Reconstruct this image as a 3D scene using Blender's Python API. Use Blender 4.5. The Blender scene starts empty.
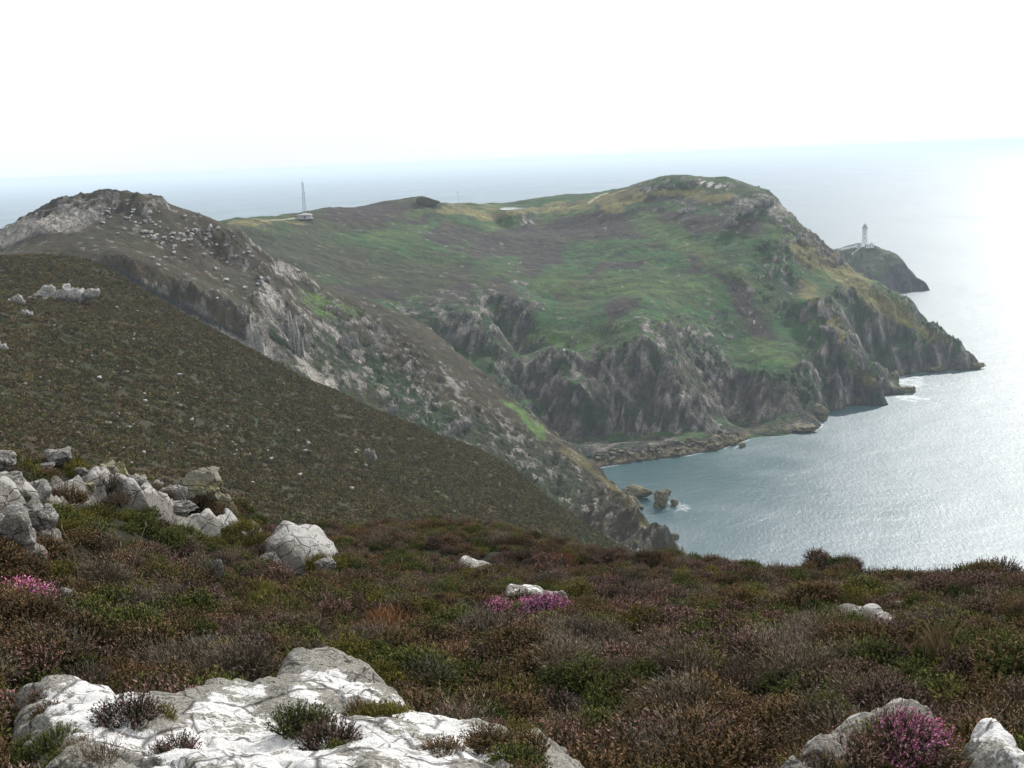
import bpy, math, random
import numpy as np
from mathutils import Matrix, Vector
S = bpy.context.scene
R = math.radians

# ------------------------------------------------------------------ camera, sky, sun, exposure
F = 1150.0; CX, CY = 512.0, 384.0; CZ = 140.0
PITCH, ROLL = R(11.04), R(2.3)
SUN_AZ, SUN_EL = R(33), R(33)            # azimuth clockwise from +Y (view direction)
f_ = np.array([0, math.cos(PITCH), -math.sin(PITCH)])
r0 = np.array([1.0, 0, 0]); u0 = np.array([0, math.sin(PITCH), math.cos(PITCH)])
r_ = r0*math.cos(ROLL) - u0*math.sin(ROLL)
u_ = u0*math.cos(ROLL) + r0*math.sin(ROLL)
cam = bpy.data.cameras.new('camera'); camo = bpy.data.objects.new('camera', cam)
S.collection.objects.link(camo); S.camera = camo
camo.matrix_world = Matrix(((r_[0], u_[0], -f_[0], 0), (r_[1], u_[1], -f_[1], 0), (r_[2], u_[2], -f_[2], CZ), (0, 0, 0, 1)))
cam.sensor_width = 36; cam.lens = 36*F/1024; cam.clip_start = 0.1; cam.clip_end = 200000

w = bpy.data.worlds.new('World'); S.world = w; w.use_nodes = True
nt = w.node_tree; nt.nodes.clear()
sky = nt.nodes.new('ShaderNodeTexSky'); sky.sky_type = 'NISHITA'; sky.sun_disc = False
sky.sun_elevation = SUN_EL; sky.sun_rotation = SUN_AZ; sky.altitude = 100
sky.air_density = 1.0; sky.dust_density = 4.0; sky.ozone_density = 1.0
mixn = nt.nodes.new('ShaderNodeMix'); mixn.data_type = 'RGBA'
mixn.inputs[7].default_value = (10.2, 10.6, 11.0, 1)      # thin bright cloud veil over the whole sky
tc = nt.nodes.new('ShaderNodeTexCoord'); ns = nt.nodes.new('ShaderNodeTexNoise')
mp = nt.nodes.new('ShaderNodeMapping'); mp.inputs[3].default_value = (1, 1, 4)
ns.inputs['Scale'].default_value = 1.3; ns.inputs['Detail'].default_value = 5
mr = nt.nodes.new('ShaderNodeMapRange'); mr.inputs[1].default_value = 0.3; mr.inputs[2].default_value = 0.7
mr.inputs[3].default_value = 0.74; mr.inputs[4].default_value = 0.96
bg = nt.nodes.new('ShaderNodeBackground'); bg.inputs[1].default_value = 0.1
out = nt.nodes.new('ShaderNodeOutputWorld')
L = nt.links.new
L(tc.outputs['Generated'], mp.inputs[0]); L(mp.outputs[0], ns.inputs['Vector']); L(ns.outputs[0], mr.inputs[0])
L(mr.outputs[0], mixn.inputs[0]); L(sky.outputs[0], mixn.inputs[6]); L(mixn.outputs[2], bg.inputs[0]); L(bg.outputs[0], out.inputs[0])

sl = bpy.data.lights.new('sun', 'SUN'); sl.energy = 4.4; sl.angle = R(1.2); sl.color = (1.0, 0.97, 0.93)
so = bpy.data.objects.new('sun', sl); S.collection.objects.link(so)
sd = Vector((math.sin(SUN_AZ)*math.cos(SUN_EL), math.cos(SUN_AZ)*math.cos(SUN_EL), math.sin(SUN_EL)))
so.rotation_euler = sd.to_track_quat('Z', 'Y').to_euler()
so.location = (0, 0, 300)
S.view_settings.view_transform = 'Standard'; S.view_settings.look = 'None'
S.view_settings.exposure = 0.12; S.view_settings.gamma = 1.0; S.view_settings.use_curve_mapping = False
S.render.engine = 'CYCLES'
S.cycles.max_bounces = 5; S.cycles.diffuse_bounces = 2; S.cycles.glossy_bounces = 2
S.cycles.transmission_bounces = 2; S.cycles.transparent_max_bounces = 4; S.cycles.volume_bounces = 2
S.cycles.use_denoising = True
S.cycles.caustics_reflective = False; S.cycles.caustics_refractive = False

# ------------------------------------------------------------------ geometry of the view (used to survey points of the place)
def dirs(px, py):
    px = np.asarray(px, float); py = np.asarray(py, float)
    x = (px-CX)/F; y = -(py-CY)/F
    return x[..., None]*r_ + y[..., None]*u_ + f_
def at(px, py, D):
    d = dirs(px, py); t = np.asarray(D, float)/np.hypot(d[..., 0], d[..., 1])
    p = d*t[..., None]; p[..., 2] += CZ
    return p
def dp(p):
    """survey depth (straight ahead) to ground distance"""
    d = dirs(p[0], p[1]); return (p[0], p[1], p[2]*math.hypot(d[0], d[1])/d[1])
def atd(px, py, D): return at(*dp((px, py, D)))
def sea_at(px, py):
    d = dirs(px, py); t = -CZ/d[2]; return np.array([d[0]*t, d[1]*t, 0.0])
def pix(X, Y, Z):
    P = np.stack([X, Y, np.asarray(Z)-CZ], -1)
    w_ = np.maximum(P@f_, 1e-3)
    return CX+F*(P@r_)/w_, CY-F*(P@u_)/w_

# ------------------------------------------------------------------ noise
def _h(ix, iy, seed):
    h = (ix.astype(np.int64)*374761393 + iy.astype(np.int64)*668265263 + seed*1442695041) & 0xffffffff
    h = ((h ^ (h >> 13))*1274126177) & 0xffffffff
    return h ^ (h >> 16)
def perlin(x, y, seed=0):
    ix = np.floor(x); iy = np.floor(y); fx = x-ix; fy = y-iy
    u = fx*fx*fx*(fx*(fx*6-15)+10); v = fy*fy*fy*(fy*(fy*6-15)+10)
    def g(a, b):
        t = _h(ix+a, iy+b, seed)*(2*math.pi/4294967296.0)
        return np.cos(t)*(fx-a)+np.sin(t)*(fy-b)
    return (g(0, 0)*(1-u)+g(1, 0)*u)*(1-v)+(g(0, 1)*(1-u)+g(1, 1)*u)*v
def fbm(x, y, s, o=4, seed=0, gain=.5):
    r = 0; a = 1; x = x/s; y = y/s
    for k in range(o):
        r = r+a*perlin(x, y, seed+k*17); x = x*2.03+5.1; y = y*2.03-3.7; a *= gain
    return r*1.4
def ridged(x, y, s, o=4, seed=0, gain=.5):
    r = 0; a = 1; x = x/s; y = y/s
    for k in range(o):
        r = r+a*(1-2.6*np.abs(perlin(x, y, seed+k*17))); x = x*2.1+1.1; y = y*2.1-2.3; a *= gain
    return r
def sst(a, b, x):
    t = np.clip((x-a)/(b-a), 0, 1); return t*t*(3-2*t)

class Surf:
    """smooth height surface through surveyed points (x, y, z)"""
    def __init__(s, pts, c=4.0, xyz=()):
        P = [at(*p) for p in pts]+[np.array(q, float) for q in xyz]
        P = np.array(P); s.m = P[:, :2].mean(0); s.sc = 100.0
        s.P = (P[:, :2]-s.m)/s.sc; s.c = c/s.sc
        n = len(P); A = np.zeros((n+3, n+3))
        d = np.linalg.norm(s.P[:, None]-s.P[None], axis=2)
        A[:n, :n] = -np.sqrt(d*d+s.c**2) + np.eye(n)*1e-6
        A[:n, n] = 1; A[:n, n+1:] = s.P; A[n, :n] = 1; A[n+1:, :n] = s.P.T
        s.w = np.linalg.solve(A, np.r_[P[:, 2], 0, 0, 0]); s.n = n
    def __call__(s, X, Y, grad=False):
        sh = np.shape(X); q = (np.stack([np.ravel(X), np.ravel(Y)], 1)-s.m)/s.sc
        o = np.empty(len(q)); g = np.empty(len(q)); P = s.P; W = s.w[:s.n]
        for k in range(0, len(q), 20000):
            b = q[k:k+20000]
            dx = b[:, :1]-P[:, 0]; dy = b[:, 1:]-P[:, 1]
            d = np.sqrt(dx*dx+dy*dy+s.c**2)
            o[k:k+20000] = -d@W+s.w[s.n]+b@s.w[s.n+1:]
            if grad:
                g[k:k+20000] = np.hypot(-(dx/d)@W+s.w[s.n+1], -(dy/d)@W+s.w[s.n+2])/s.sc
        return (o.reshape(sh), g.reshape(sh)) if grad else o.reshape(sh)

def march(fn, px, py, D0, D1, n=400):
    """first point where the sight line through a survey pixel meets the surface"""
    D = np.linspace(D0, D1, n); p = at(np.full(n, px), np.full(n, py), D)
    z = fn(p[:, 0], p[:, 1]); k = np.nonzero(p[:, 2] < z)[0]
    k = k[0] if len(k) else n-1
    if k == 0: return p[0]
    a, b = D[k-1], D[k]
    for _ in range(12):
        m = (a+b)/2; q = at(px, py, m)
        if q[2] < fn(q[0:1], q[1:2])[0]: b = m
        else: a = m
    q = at(px, py, b); q[2] = fn(q[0:1], q[1:2])[0]
    return q

# ------------------------------------------------------------------ strokes: where cover changes, in survey pixels
def stroke(px, py, pts, wid):
    """1 on the line, falling to 0 at wid px; wid may change along the line"""
    pts = np.array(pts, float)
    if len(pts) == 1: pts = np.vstack([pts, pts+[.1, 0]])
    best = np.full(px.shape, 9.0)
    W = np.broadcast_to(np.asarray(wid, float), (len(pts),))
    for k in range(len(pts)-1):
        a, b = pts[k], pts[k+1]; ab = b-a
        t = np.clip(((px-a[0])*ab[0]+(py-a[1])*ab[1])/(ab@ab), 0, 1)
        d = np.hypot(px-a[0]-t*ab[0], py-a[1]-t*ab[1])/(W[k]+(W[k+1]-W[k])*t)
        best = np.minimum(best, d)
    return np.clip(1-best, 0, 1)
def strokes(px, py, lst):
    r = np.zeros(px.shape)
    for pts, wid in lst: r = np.maximum(r, stroke(px, py, pts, wid))
    return r
def inpoly(px, py, poly):
    r = np.zeros(px.shape, bool); n = len(poly)
    for i in range(n):
        x1, y1 = poly[i]; x2, y2 = poly[(i+1) % n]
        c = ((y1 > py) != (y2 > py))
        with np.errstate(divide='ignore', invalid='ignore'):
            r ^= c & (px < (x2-x1)*(py-y1)/(y2-y1+1e-12)+x1)
    return r
def polydist(px, py, poly):
    """signed distance to the polygon's edge, positive inside"""
    best = np.full(px.shape, 1e9); n = len(poly)
    for i in range(n):
        a = np.array(poly[i], float); b = np.array(poly[(i+1) % n], float); ab = b-a
        t = np.clip(((px-a[0])*ab[0]+(py-a[1])*ab[1])/(ab@ab+1e-12), 0, 1)
        best = np.minimum(best, np.hypot(px-a[0]-t*ab[0], py-a[1]-t*ab[1]))
    return np.where(inpoly(px, py, poly), best, -best)

# ------------------------------------------------------------------ objects
def link(o, parent=None):
    S.collection.objects.link(o)
    if parent: o.parent = parent
    return o
def tag(o, label=None, cat=None, group=None, kind=None):
    if label: o['label'] = label
    if cat: o['category'] = cat
    if group: o['group'] = group
    if kind: o['kind'] = kind
    return o
def mesh_np(name, V, Fc, mat, parent=None, smooth=True, cols=None, fl=None):
    V = np.asarray(V, np.float32); Fc = np.asarray(Fc, np.int32)
    me = bpy.data.meshes.new(name); k = Fc.shape[1]
    me.vertices.add(len(V)); me.vertices.foreach_set('co', V.ravel())
    me.loops.add(Fc.size); me.loops.foreach_set('vertex_index', Fc.ravel())
    me.polygons.add(len(Fc)); me.polygons.foreach_set('loop_start', np.arange(0, Fc.size, k, dtype=np.int32))
    me.polygons.foreach_set('loop_total', np.full(len(Fc), k, np.int32))
    me.polygons.foreach_set('use_smooth', np.full(len(Fc), smooth))
    me.update(calc_edges=True)
    if cols is not None:
        a = me.color_attributes.new('Col', 'FLOAT_COLOR', 'POINT')
        c4 = np.ones((len(V), 4), np.float32); c4[:, :3] = cols; a.data.foreach_set('color', c4.ravel())
    for nme, v in (fl or {}).items():
        a = me.attributes.new(nme, 'FLOAT', 'POINT'); a.data.foreach_set('value', np.asarray(v, np.float32))
    if mat: me.materials.append(mat)
    o = bpy.data.objects.new(name, me)
    return link(o, parent)
def grid_faces(n, m, keep=None):
    i, j = np.meshgrid(np.arange(n-1), np.arange(m-1), indexing='ij')
    a = (i*m+j); Fc = np.stack([a, a+m, a+m+1, a+1], -1).reshape(-1, 4)
    if keep is not None: Fc = Fc[keep[Fc].any(1)]
    return Fc
def compact(V, Fc, *arrs):
    u, inv = np.unique(Fc, return_inverse=True)
    return (V[u], inv.reshape(Fc.shape))+tuple(a[u] for a in arrs)
def polar(a0, a1, na, D):
    A = np.linspace(R(a0), R(a1), na) if np.isscalar(a0) else R(1)*np.asarray(a0)
    AA, DD = np.meshgrid(A, D, indexing='ij')
    return DD*np.sin(AA), DD*np.cos(AA)

# ------------------------------------------------------------------ material helper
class M:
    def __init__(s, name):
        s.m = bpy.data.materials.new(name); s.m.use_nodes = True; s.t = s.m.node_tree
        s.b = s.t.nodes['Principled BSDF']; s.b.inputs['Roughness'].default_value = .9
        s.b.inputs['Specular IOR Level'].default_value = .25
    def n(s, ty, **kw):
        x = s.t.nodes.new(ty)
        for k, v in kw.items(): setattr(x, k, v)
        return x
    def l(s, a, b): s.t.links.new(a, b)
    def coord(s, kind='Object', scale=(1, 1, 1), rot=(0, 0, 0)):
        t = s.n('ShaderNodeTexCoord'); m = s.n('ShaderNodeMapping'); m.inputs[3].default_value = scale; m.inputs[2].default_value = rot
        s.l(t.outputs[kind], m.inputs[0]); return m.outputs[0]
    def noise(s, vec, scale, detail=4, rough=.6, dist=0):
        x = s.n('ShaderNodeTexNoise'); x.inputs['Scale'].default_value = scale; x.inputs['Detail'].default_value = detail
        x.inputs['Roughness'].default_value = rough; x.inputs['Distortion'].default_value = dist; s.l(vec, x.inputs['Vector']); return x.outputs[0]
    def vor(s, vec, scale, feat='F1', out='Distance'):
        x = s.n('ShaderNodeTexVoronoi'); x.feature = feat; x.inputs['Scale'].default_value = scale; s.l(vec, x.inputs['Vector']); return x.outputs[out]
    def rng(s, v, a, b, c=0., d=1.):
        x = s.n('ShaderNodeMapRange')
        for k, q in enumerate((a, b, c, d)): x.inputs[k+1].default_value = q
        s.l(v, x.inputs[0]); return x.outputs[0]
    def math(s, op, a, b=0.5):
        x = s.n('ShaderNodeMath', operation=op)
        for k, q in enumerate((a, b)):
            if isinstance(q, (int, float)): x.inputs[k].default_value = q
            else: s.l(q, x.inputs[k])
        return x.outputs[0]
    def mix(s, f, a, b, mode='MIX'):
        x = s.n('ShaderNodeMix', data_type='RGBA', blend_type=mode)
        for k, q in ((0, f), (6, a), (7, b)):
            if isinstance(q, (int, float)): x.inputs[k].default_value = q
            elif isinstance(q, tuple): x.inputs[k].default_value = q+(1,)
            else: s.l(q, x.inputs[k])
        return x.outputs[2]
    def attr(s, name, out='Fac'):
        x = s.n('ShaderNodeAttribute'); x.attribute_name = name; return x.outputs[out]
    def bump(s, h, dist, strength=1., nrm=None):
        x = s.n('ShaderNodeBump'); x.inputs['Distance'].default_value = dist; x.inputs['Strength'].default_value = strength
        s.l(h, x.inputs['Height'])
        if nrm: s.l(nrm, x.inputs['Normal'])
        return x.outputs[0]
    def fin(s, col=None, nrm=None, rough=None):
        if col is not None:
            if isinstance(col, tuple): s.b.inputs['Base Color'].default_value = col+(1,)
            else: s.l(col, s.b.inputs['Base Color'])
        if nrm is not None: s.l(nrm, s.b.inputs['Normal'])
        if rough is not None:
            if isinstance(rough, float): s.b.inputs['Roughness'].default_value = rough
            else: s.l(rough, s.b.inputs['Roughness'])
        return s.m

def hill_mat(name, g):
    """vegetation and rock; g = size of the finest clump in metres"""
    m = M(name); c = m.attr('Col', 'Color'); rk = m.attr('rock'); v = m.coord()
    n1 = m.noise(v, 1/(g*6), 6, .72); n2 = m.noise(v, 1/g, 3, .7)
    veg = m.mix(1., c, m.mix(m.rng(n1, .3, .7), (.50, .52, .50), (1.5, 1.48, 1.4)), 'MULTIPLY')
    veg = m.mix(1., veg, m.mix(m.rng(n2, .3, .7), (.42, .43, .44), (1.7, 1.66, 1.55)), 'MULTIPLY')
    vs = m.coord(scale=(1, 1, .32), rot=(0, R(28), R(15)))
    r1 = m.noise(vs, 1/(g*4), 7, .75, 1.2); r2 = m.vor(vs, 1/(g*3.5), 'DISTANCE_TO_EDGE')
    rc = m.mix(1., c, m.mix(m.rng(r1, .32, .68), (.32, .32, .34), (1.9, 1.85, 1.75)), 'MULTIPLY')
    rc = m.mix(m.rng(r2, 0, .07, .55, 0), rc, (.05, .05, .055))
    sh = m.rng(m.math('ADD', rk, m.math('MULTIPLY', m.math('SUBTRACT', n1, .5), .5)), .42, .58)
    col = m.mix(sh, veg, rc)
    h = m.math('ADD', m.math('MULTIPLY', n1, g*2.0), m.math('MULTIPLY', n2, g*.6))
    hr = m.math('ADD', m.math('MULTIPLY', r1, g*7.0), m.math('MULTIPLY', m.rng(r2, 0, .15), g*1.2))
    hm = m.n('ShaderNodeMix', data_type='FLOAT'); m.l(sh, hm.inputs[0]); m.l(h, hm.inputs[2]); m.l(hr, hm.inputs[3])
    return m.fin(col, m.bump(hm.outputs[0], 1.0), .95)

# veg colours (albedo)
GREEN = np.array([.017, .058, .012]); BRIGHT = np.array([.052, .095, .020]); BROWN = np.array([.034, .025, .012])
PURP = np.array([.026, .017, .019]); TAN = np.array([.13, .115, .042]); OLIVE = np.array([.026, .028, .011])
ROCK = np.array([.15, .14, .13]); PALE = np.array([.46, .43, .39]); DARKR = np.array([.040, .038, .038]); GOLD = np.array([.24, .185, .09])
def blend(c, m, t): return c*(1-m[..., None])+np.asarray(t)*m[..., None]
def slope_of(X, Y, Z):
    gx = np.gradient(Z, axis=1)/np.maximum(np.hypot(np.gradient(X, axis=1), np.gradient(Y, axis=1)), 1e-6)
    ga = np.gradient(Z, axis=0)/np.maximum(np.hypot(np.gradient(X, axis=0), np.gradient(Y, axis=0)), 1e-6)
    return np.hypot(gx, ga)

# ================================================================== 1. the main headland
HP = [ # silhouette
 (200,229,690),(230,221,705),(262,217,730),(300,212,770),(330,208,800),(375,205,830),(398,199,850),(425,196.5,850),(440,203,860),(470,204,890),(500,202,920),
 (545,197,940),(560,195,940),(600,193,920),(620,188,890),(640,183,870),(665,179,850),(690,178,845),(720,178,835),(737,181,825),(745,190,805),(762,191,800),
 (772,200,790),(785,215,780),(800,228,770),(815,240,765),(832,254,757),(850,270,750),(875,283,745),(890,292,742),(905,300,738),(918,312,733),(930,325,728),
 (945,335,722),(957,346,716),(970,357,710),
 # shoreline and foot of the cliffs
 (981,368.5,706),(960,371,697),(940,371.5,695),(920,372.5,692),(902,376,690),(893,384,672),(902,395,640),(884,396,636),(865,401,630),(845,408,619),(830,412,612),(822,425,588),(806,432,573),
 (780,436.5,563),(755,438,558),(735,444,549),(720,450,540),(700,453,535),(680,457,529),(655,460,525),(625,464,519),(595,468,512),
 # beach back edge
 # cliff faces, ribs (near) and recesses (far)
 (540,430,560),(556,400,573),(575,415,562),(592,400,566),(585,380,578),(601,438,550),(561,348,602),(575,352,612),(545,350,610),(525,360,606),(520,395,585),
 (607,363,592),(620,384,580),(632,405,568),(638,436,553),(600,375,590),(617,410,572),(612,425,566),
 (637,356,592),(650,378,582),(663,401,570),(668,428,556),(640,385,584),(648,410,573),
 (640,318,618),(652,335,603),(664,352,592),(678,388,573),(696,412,562),(716,436,553),
 (682,352,610),(700,370,608),(715,395,600),(722,415,587),(740,400,600),(745,425,576),
 (700,345,625),(740,375,612),(765,378,600),(770,410,580),(790,380,596),(800,410,580),(815,400,596),(812,375,612),(825,385,616),(830,400,609),(838,384,612),(850,395,618),
 (822,300,672),(835,330,648),(848,352,634),(862,372,624),(875,385,618),(812,330,655),(822,355,640),(836,370,632),
 (838,300,690),(850,312,692),(862,340,690),(868,362,680),(880,376,672),(845,290,705),(862,297,712),(880,320,706),(893,345,706),(905,352,704),(908,368,698),(925,352,708),(940,358,710),(870,310,704),(885,300,724),(905,325,718),(925,340,716),
 # cove walls, west
 (495,296,662),(487,318,618),(478,340,600),(490,365,585),(505,385,572),(530,420,558),(560,446,540),(502,330,645),(508,355,625),(512,310,655),
 (400,303,628),(425,303,632),(450,301,640),(470,304,634),(405,320,612),(430,335,606),(455,345,600),(470,352,596),(395,300,632),(370,302,620),(345,296,600),
 # slopes
 (300,262,640),(330,270,650),(360,285,640),(250,232,680),(300,232,710),(350,235,740),(350,258,690),(400,225,780),(400,250,720),(400,278,670),(450,225,800),(450,250,740),(450,275,690),
 (500,225,830),(500,250,770),(500,275,700),(530,300,665),(550,230,830),(550,262,750),(550,300,680),(560,330,630),(600,225,820),(600,262,740),(600,300,675),(600,335,625),
 (588,205,860),(620,210,830),(650,200,830),(690,192,830),(690,205,805),(650,240,765),(650,275,700),(640,300,650),(690,240,755),(690,275,705),(690,310,660),(730,205,790),(755,205,775),(735,235,745),(735,270,705),(735,310,670),(735,345,640),
 (770,240,735),(770,275,705),(770,310,675),(770,345,640),(800,262,725),(800,290,698),(800,320,668),(795,350,632),(825,270,728),(840,278,724),(515,211,890),
]
i0 = next(i for i, p in enumerate(HP) if p[0] == 981); i1 = next(i for i, p in enumerate(HP) if p[0] == 595)
HP = [(p[0], p[1], math.hypot(*sea_at(p[0], p[1])[:2])) if i0 <= i <= i1 else dp(p) for i, p in enumerate(HP)]
def ath(px, py, z):
    d = dirs(px, py); t = (z-CZ)/d[2]; return (d[0]*t, d[1]*t, z)
BX = [ath(x, y, 1.6) for x, y in ((600,461),(620,458),(645,455),(670,451),(695,447),(720,442))]+[ath(x, y, 4.0) for x, y in ((580,452),(600,450),(622,448),(650,444),(680,440),(705,436),(728,431))]
def backpts(px_list, dD, z):
    out_ = []
    for (x, y, D) in px_list:
        p = at(x, y, D+dD); out_.append((p[0], p[1], z if np.isscalar(z) else at(x, y, D)[2]+z[0]))
    return out_
HX = backpts([p for p in HP[:25:2]], 70, [-12])+backpts([p for p in HP[:25:3]], 300, -12.)+backpts(HP[26:i0:2], 45, [-26])+backpts(HP[26:i0:2], 130, -14.)
HX += backpts(HP[i0:i1+1:2], -16, -9.)+backpts(HP[i0:i1+1:3], -80, -16.)+[tuple(at(983, 369, 790)[:2])+(-10.,), tuple(at(1000, 368, 775)[:2])+(-14.,), tuple(at(1050, 368, 765)[:2])+(-16.,), tuple(at(1000, 340, 870)[:2])+(-16.,)]
HX += [tuple(atd(x, 300, D)[:2])+(z,) for x, D, z in ((100, 560, 60), (200, 560, 55), (300, 545, 35), (400, 540, 15), (470, 540, 3), (530, 520, -6), (300, 440, -10), (480, 440, -14), (100, 440, 20), (50, 700, 80))]
hs = Surf(HP, 5.0, HX+BX)
POND = at(513, 210.3, 880)+np.array([0, 0, 2.2])
def head_h(X, Y):
    z, sl = hs(X, Y, True)
    a = sst(-1, 6, z)
    cl = sst(.42, .9, sl)*a
    # beds run across the slope, buttresses run down it
    u = X*.85-Y*.53; v = X*.53+Y*.85
    z = z+cl*(ridged(u, v*.4, 15, 4, 3, .6)*3.3-2.2)+cl*ridged(u*1.5, v*.4, 5, 3, 8)*1.0
    z = z+a*(1-cl)*(fbm(X, Y, 46, 4, 21)*1.5+fbm(X, Y, 7, 3, 22)*.42)
    top = sst(80, 100, z)*sst(180, 260, X)
    z = z+top*ridged(X, Y, 11, 3, 31)*.9
    z = z-(1-a)*0.5
    # beach: broken blocks
    bx, by = pix(X, Y, np.maximum(z, 0))
    b = strokes(bx, by, [([(595, 462), (640, 455), (690, 448), (735, 440)], 14)])*sst(-2, .5, z)
    z = z+sst(0, .6, b)*ridged(X, Y, 3.2, 3, 41)*.75
    # level ground at the pond
    d = np.hypot((X-POND[0])/12, (Y-POND[1])/36); k = 1-sst(1.0, 1.7, d)
    return z*(1-k)+(POND[2]-.4)*k

Dh = np.r_[np.arange(470, 505, 3), np.arange(505, 660, .62), np.arange(660, 810, .95), np.arange(810, 1010, 2.0), np.arange(1010, 1400, 14)]
X, Y = polar(-16.5, 24.6, 980, Dh); Z = head_h(X, Y); SL = slope_of(X, Y, Z)
px, py = pix(X, Y, Z)
nz = fbm(X, Y, 30, 5, 51); nf = fbm(X, Y, 6, 4, 52); n3 = fbm(X, Y, 14, 4, 53)
wx = px+nz*9+nf*4; wy = py+fbm(X, Y, 25, 4, 54)*6+nf*2
c = np.broadcast_to(GREEN, X.shape+(3,)).copy()
c = blend(c, sst(-.1, .5, nz)*.5, OLIVE)
m = strokes(wx, wy, [([(230,240),(300,250),(380,275),(460,280)],30),([(300,225),(370,215),(430,205)],22)]); c = blend(c, sst(.1, .6, m)*.85, OLIVE*.9)
m = strokes(wx, wy, [([(330,215),(380,212),(420,215)],12),([(480,245),(540,235),(590,225),(640,222)],20),([(530,260),(550,250)],20),([(640,215),(700,225),(760,225)],12),([(600,205),(640,195),(740,200)],8),
     ([(440,235),(500,240)],14),([(500,290),(520,330)],18),([(560,300),(600,270),(640,262)],7),([(610,310),(625,300)],12),([(720,265),(740,300),(760,330)],16),([(690,250),(700,262)],12),([(855,250),(835,262),(815,240)],9),([(430,300),(470,290)],10),([(330,290),(400,295)],8)])
c = blend(c, sst(.08, .5, m)*.9, PURP)
m = strokes(wx, wy, [([(365,235),(420,232)],9),([(400,215),(440,210),(500,205)],5),([(550,214),(590,208)],9),([(640,222),(680,240),(720,262),(760,290)],14),([(480,222),(520,228)],6),([(540,285),(620,285),(700,290)],16),([(780,230),(810,262),(850,300)],14),([(500,310),(520,345),(540,380)],9),([(530,335),(600,345),(680,320)],12),([(750,350),(790,360)],14)])
c = blend(c, sst(.05, .7, m)*.75, BRIGHT*.85)
m = strokes(wx, wy, [([(440,210),(520,214),(590,202),(640,194)],7),([(230,225),(300,219)],4),([(650,188),(735,198)],7),([(600,202),(620,206)],9),([(800,245),(840,275),(880,305),(920,330),(945,342)],[16,16,17,12,5]),([(800,285),(835,325),(850,350)],9),([(840,370),(870,378)],8),([(850,275),(890,310),(930,340)],[10,15,8])])
c = blend(c, sst(.12, .6, m)*.9, TAN)
turf = sst(.1, .5, strokes(wx, wy, [([(845,272),(885,303),(925,333)],[10,16,8]),([(800,250),(840,285)],[14,12]),([(825,335),(850,360),(870,380)],6)]))
nb = fbm(X, Y*.4, 9, 3, 58)
n8 = fbm(X*.6, Y*1.3, 9, 4, 61); c = c*(1+.55*np.clip(n8, -.8, .9))[..., None]
c = blend(c, sst(.3, .6, fbm(X*.7, Y*1.4, 14, 4, 62))*.5, PURP*.8); c = blend(c, sst(.3, .6, fbm(X*.6, Y*1.6, 10, 4, 63))*.45, TAN*.6)
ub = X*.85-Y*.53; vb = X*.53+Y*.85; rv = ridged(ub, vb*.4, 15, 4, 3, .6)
rock = sst(.95, 1.4, SL+nf*.6+n3*.5)*sst(5, 0, Z-110)
rm = strokes(wx, wy, [([(395,303),(430,308),(470,308),(490,298)],[8,14,20,14]),([(405,325),(440,332),(480,335)],10),([(637,312),(650,330),(664,352),(690,395),(715,432)],[5,8,5,6,9]),([(515,270),(525,300),(540,305)],5),([(815,300),(830,330),(836,360),(850,380)],[3,9,7,7]),
    ([(600,380),(640,400),(690,410)],40),([(560,425),(600,432),(660,432)],16),([(545,360),(560,400),(575,430)],22),([(720,390),(760,405),(815,410)],32),([(870,340),(890,360),(930,358)],17),([(720,215),(745,205),(770,205),(785,222),(800,235)],[4,9,11,6,3]),([(690,182),(735,185)],6),([(640,188),(665,182),(690,182)],3),([(680,205),(700,212)],4),([(585,368),(600,380)],14),([(525,355),(535,372)],12),([(880,388),(895,388),(950,362),(975,364)],8)])
rock = np.maximum(rock*(1-turf*.9)*sst(0, .1, rm+sst(.9, 1.2, SL)), sst(.12, .45, rm+nf*.28+n3*.14)*sst(.2, .6, SL+nf*.3))
fs = sst(.1, .6, strokes(wx, wy, [([(565,440),(600,450),(700,442),(735,432),(800,428),(835,408)],10)])); rock = np.maximum(rock, fs)
rc = np.broadcast_to(ROCK, c.shape).copy()
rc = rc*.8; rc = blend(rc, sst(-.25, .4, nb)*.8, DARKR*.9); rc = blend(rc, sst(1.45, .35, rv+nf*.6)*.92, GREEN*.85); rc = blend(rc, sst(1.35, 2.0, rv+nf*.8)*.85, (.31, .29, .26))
rc = blend(rc, sst(.15, .6, strokes(wx, wy, [([(545,360),(570,430)],16),([(600,380),(690,380)],24),([(720,390),(790,400)],20)]))*.4, (.17, .14, .115))
m = strokes(wx, wy, [([(640,318),(652,335),(660,348)],6),([(637,356),(650,372)],5),([(607,363),(632,401)],3),([(561,346),(592,396)],2.5),([(716,436),(696,414),(680,392)],6),([(822,305),(832,325)],7),([(745,205),(770,202),(785,215)],6),([(485,300),(470,330)],7),([(440,310),(450,318)],7),([(400,305),(410,315)],6)])
rc = blend(rc, sst(.05, .6, m+nf*.15)*.8, PALE*.8)
rc = rc*(1+.7*np.clip(fbm(ub*1.6, vb*.5, 5, 4, 66), -.7, 1))[..., None]; rc = blend(rc, sst(6., 2.2, Z)*sst(.6, 1.8, Z)*sst(-.1, .4, nf+n3)*.5, GOLD*.8)
rc = blend(rc, sst(1.1, .3, Z), DARKR*.45)
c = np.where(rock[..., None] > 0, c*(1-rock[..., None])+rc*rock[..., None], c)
m = strokes(wx, wy, [([(592, 463), (640, 455), (690, 448), (735, 440), (745, 436)], [8,11,12,9,4])]); mm = sst(.05, .4, m)*sst(-.5, .3, Z)
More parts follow.
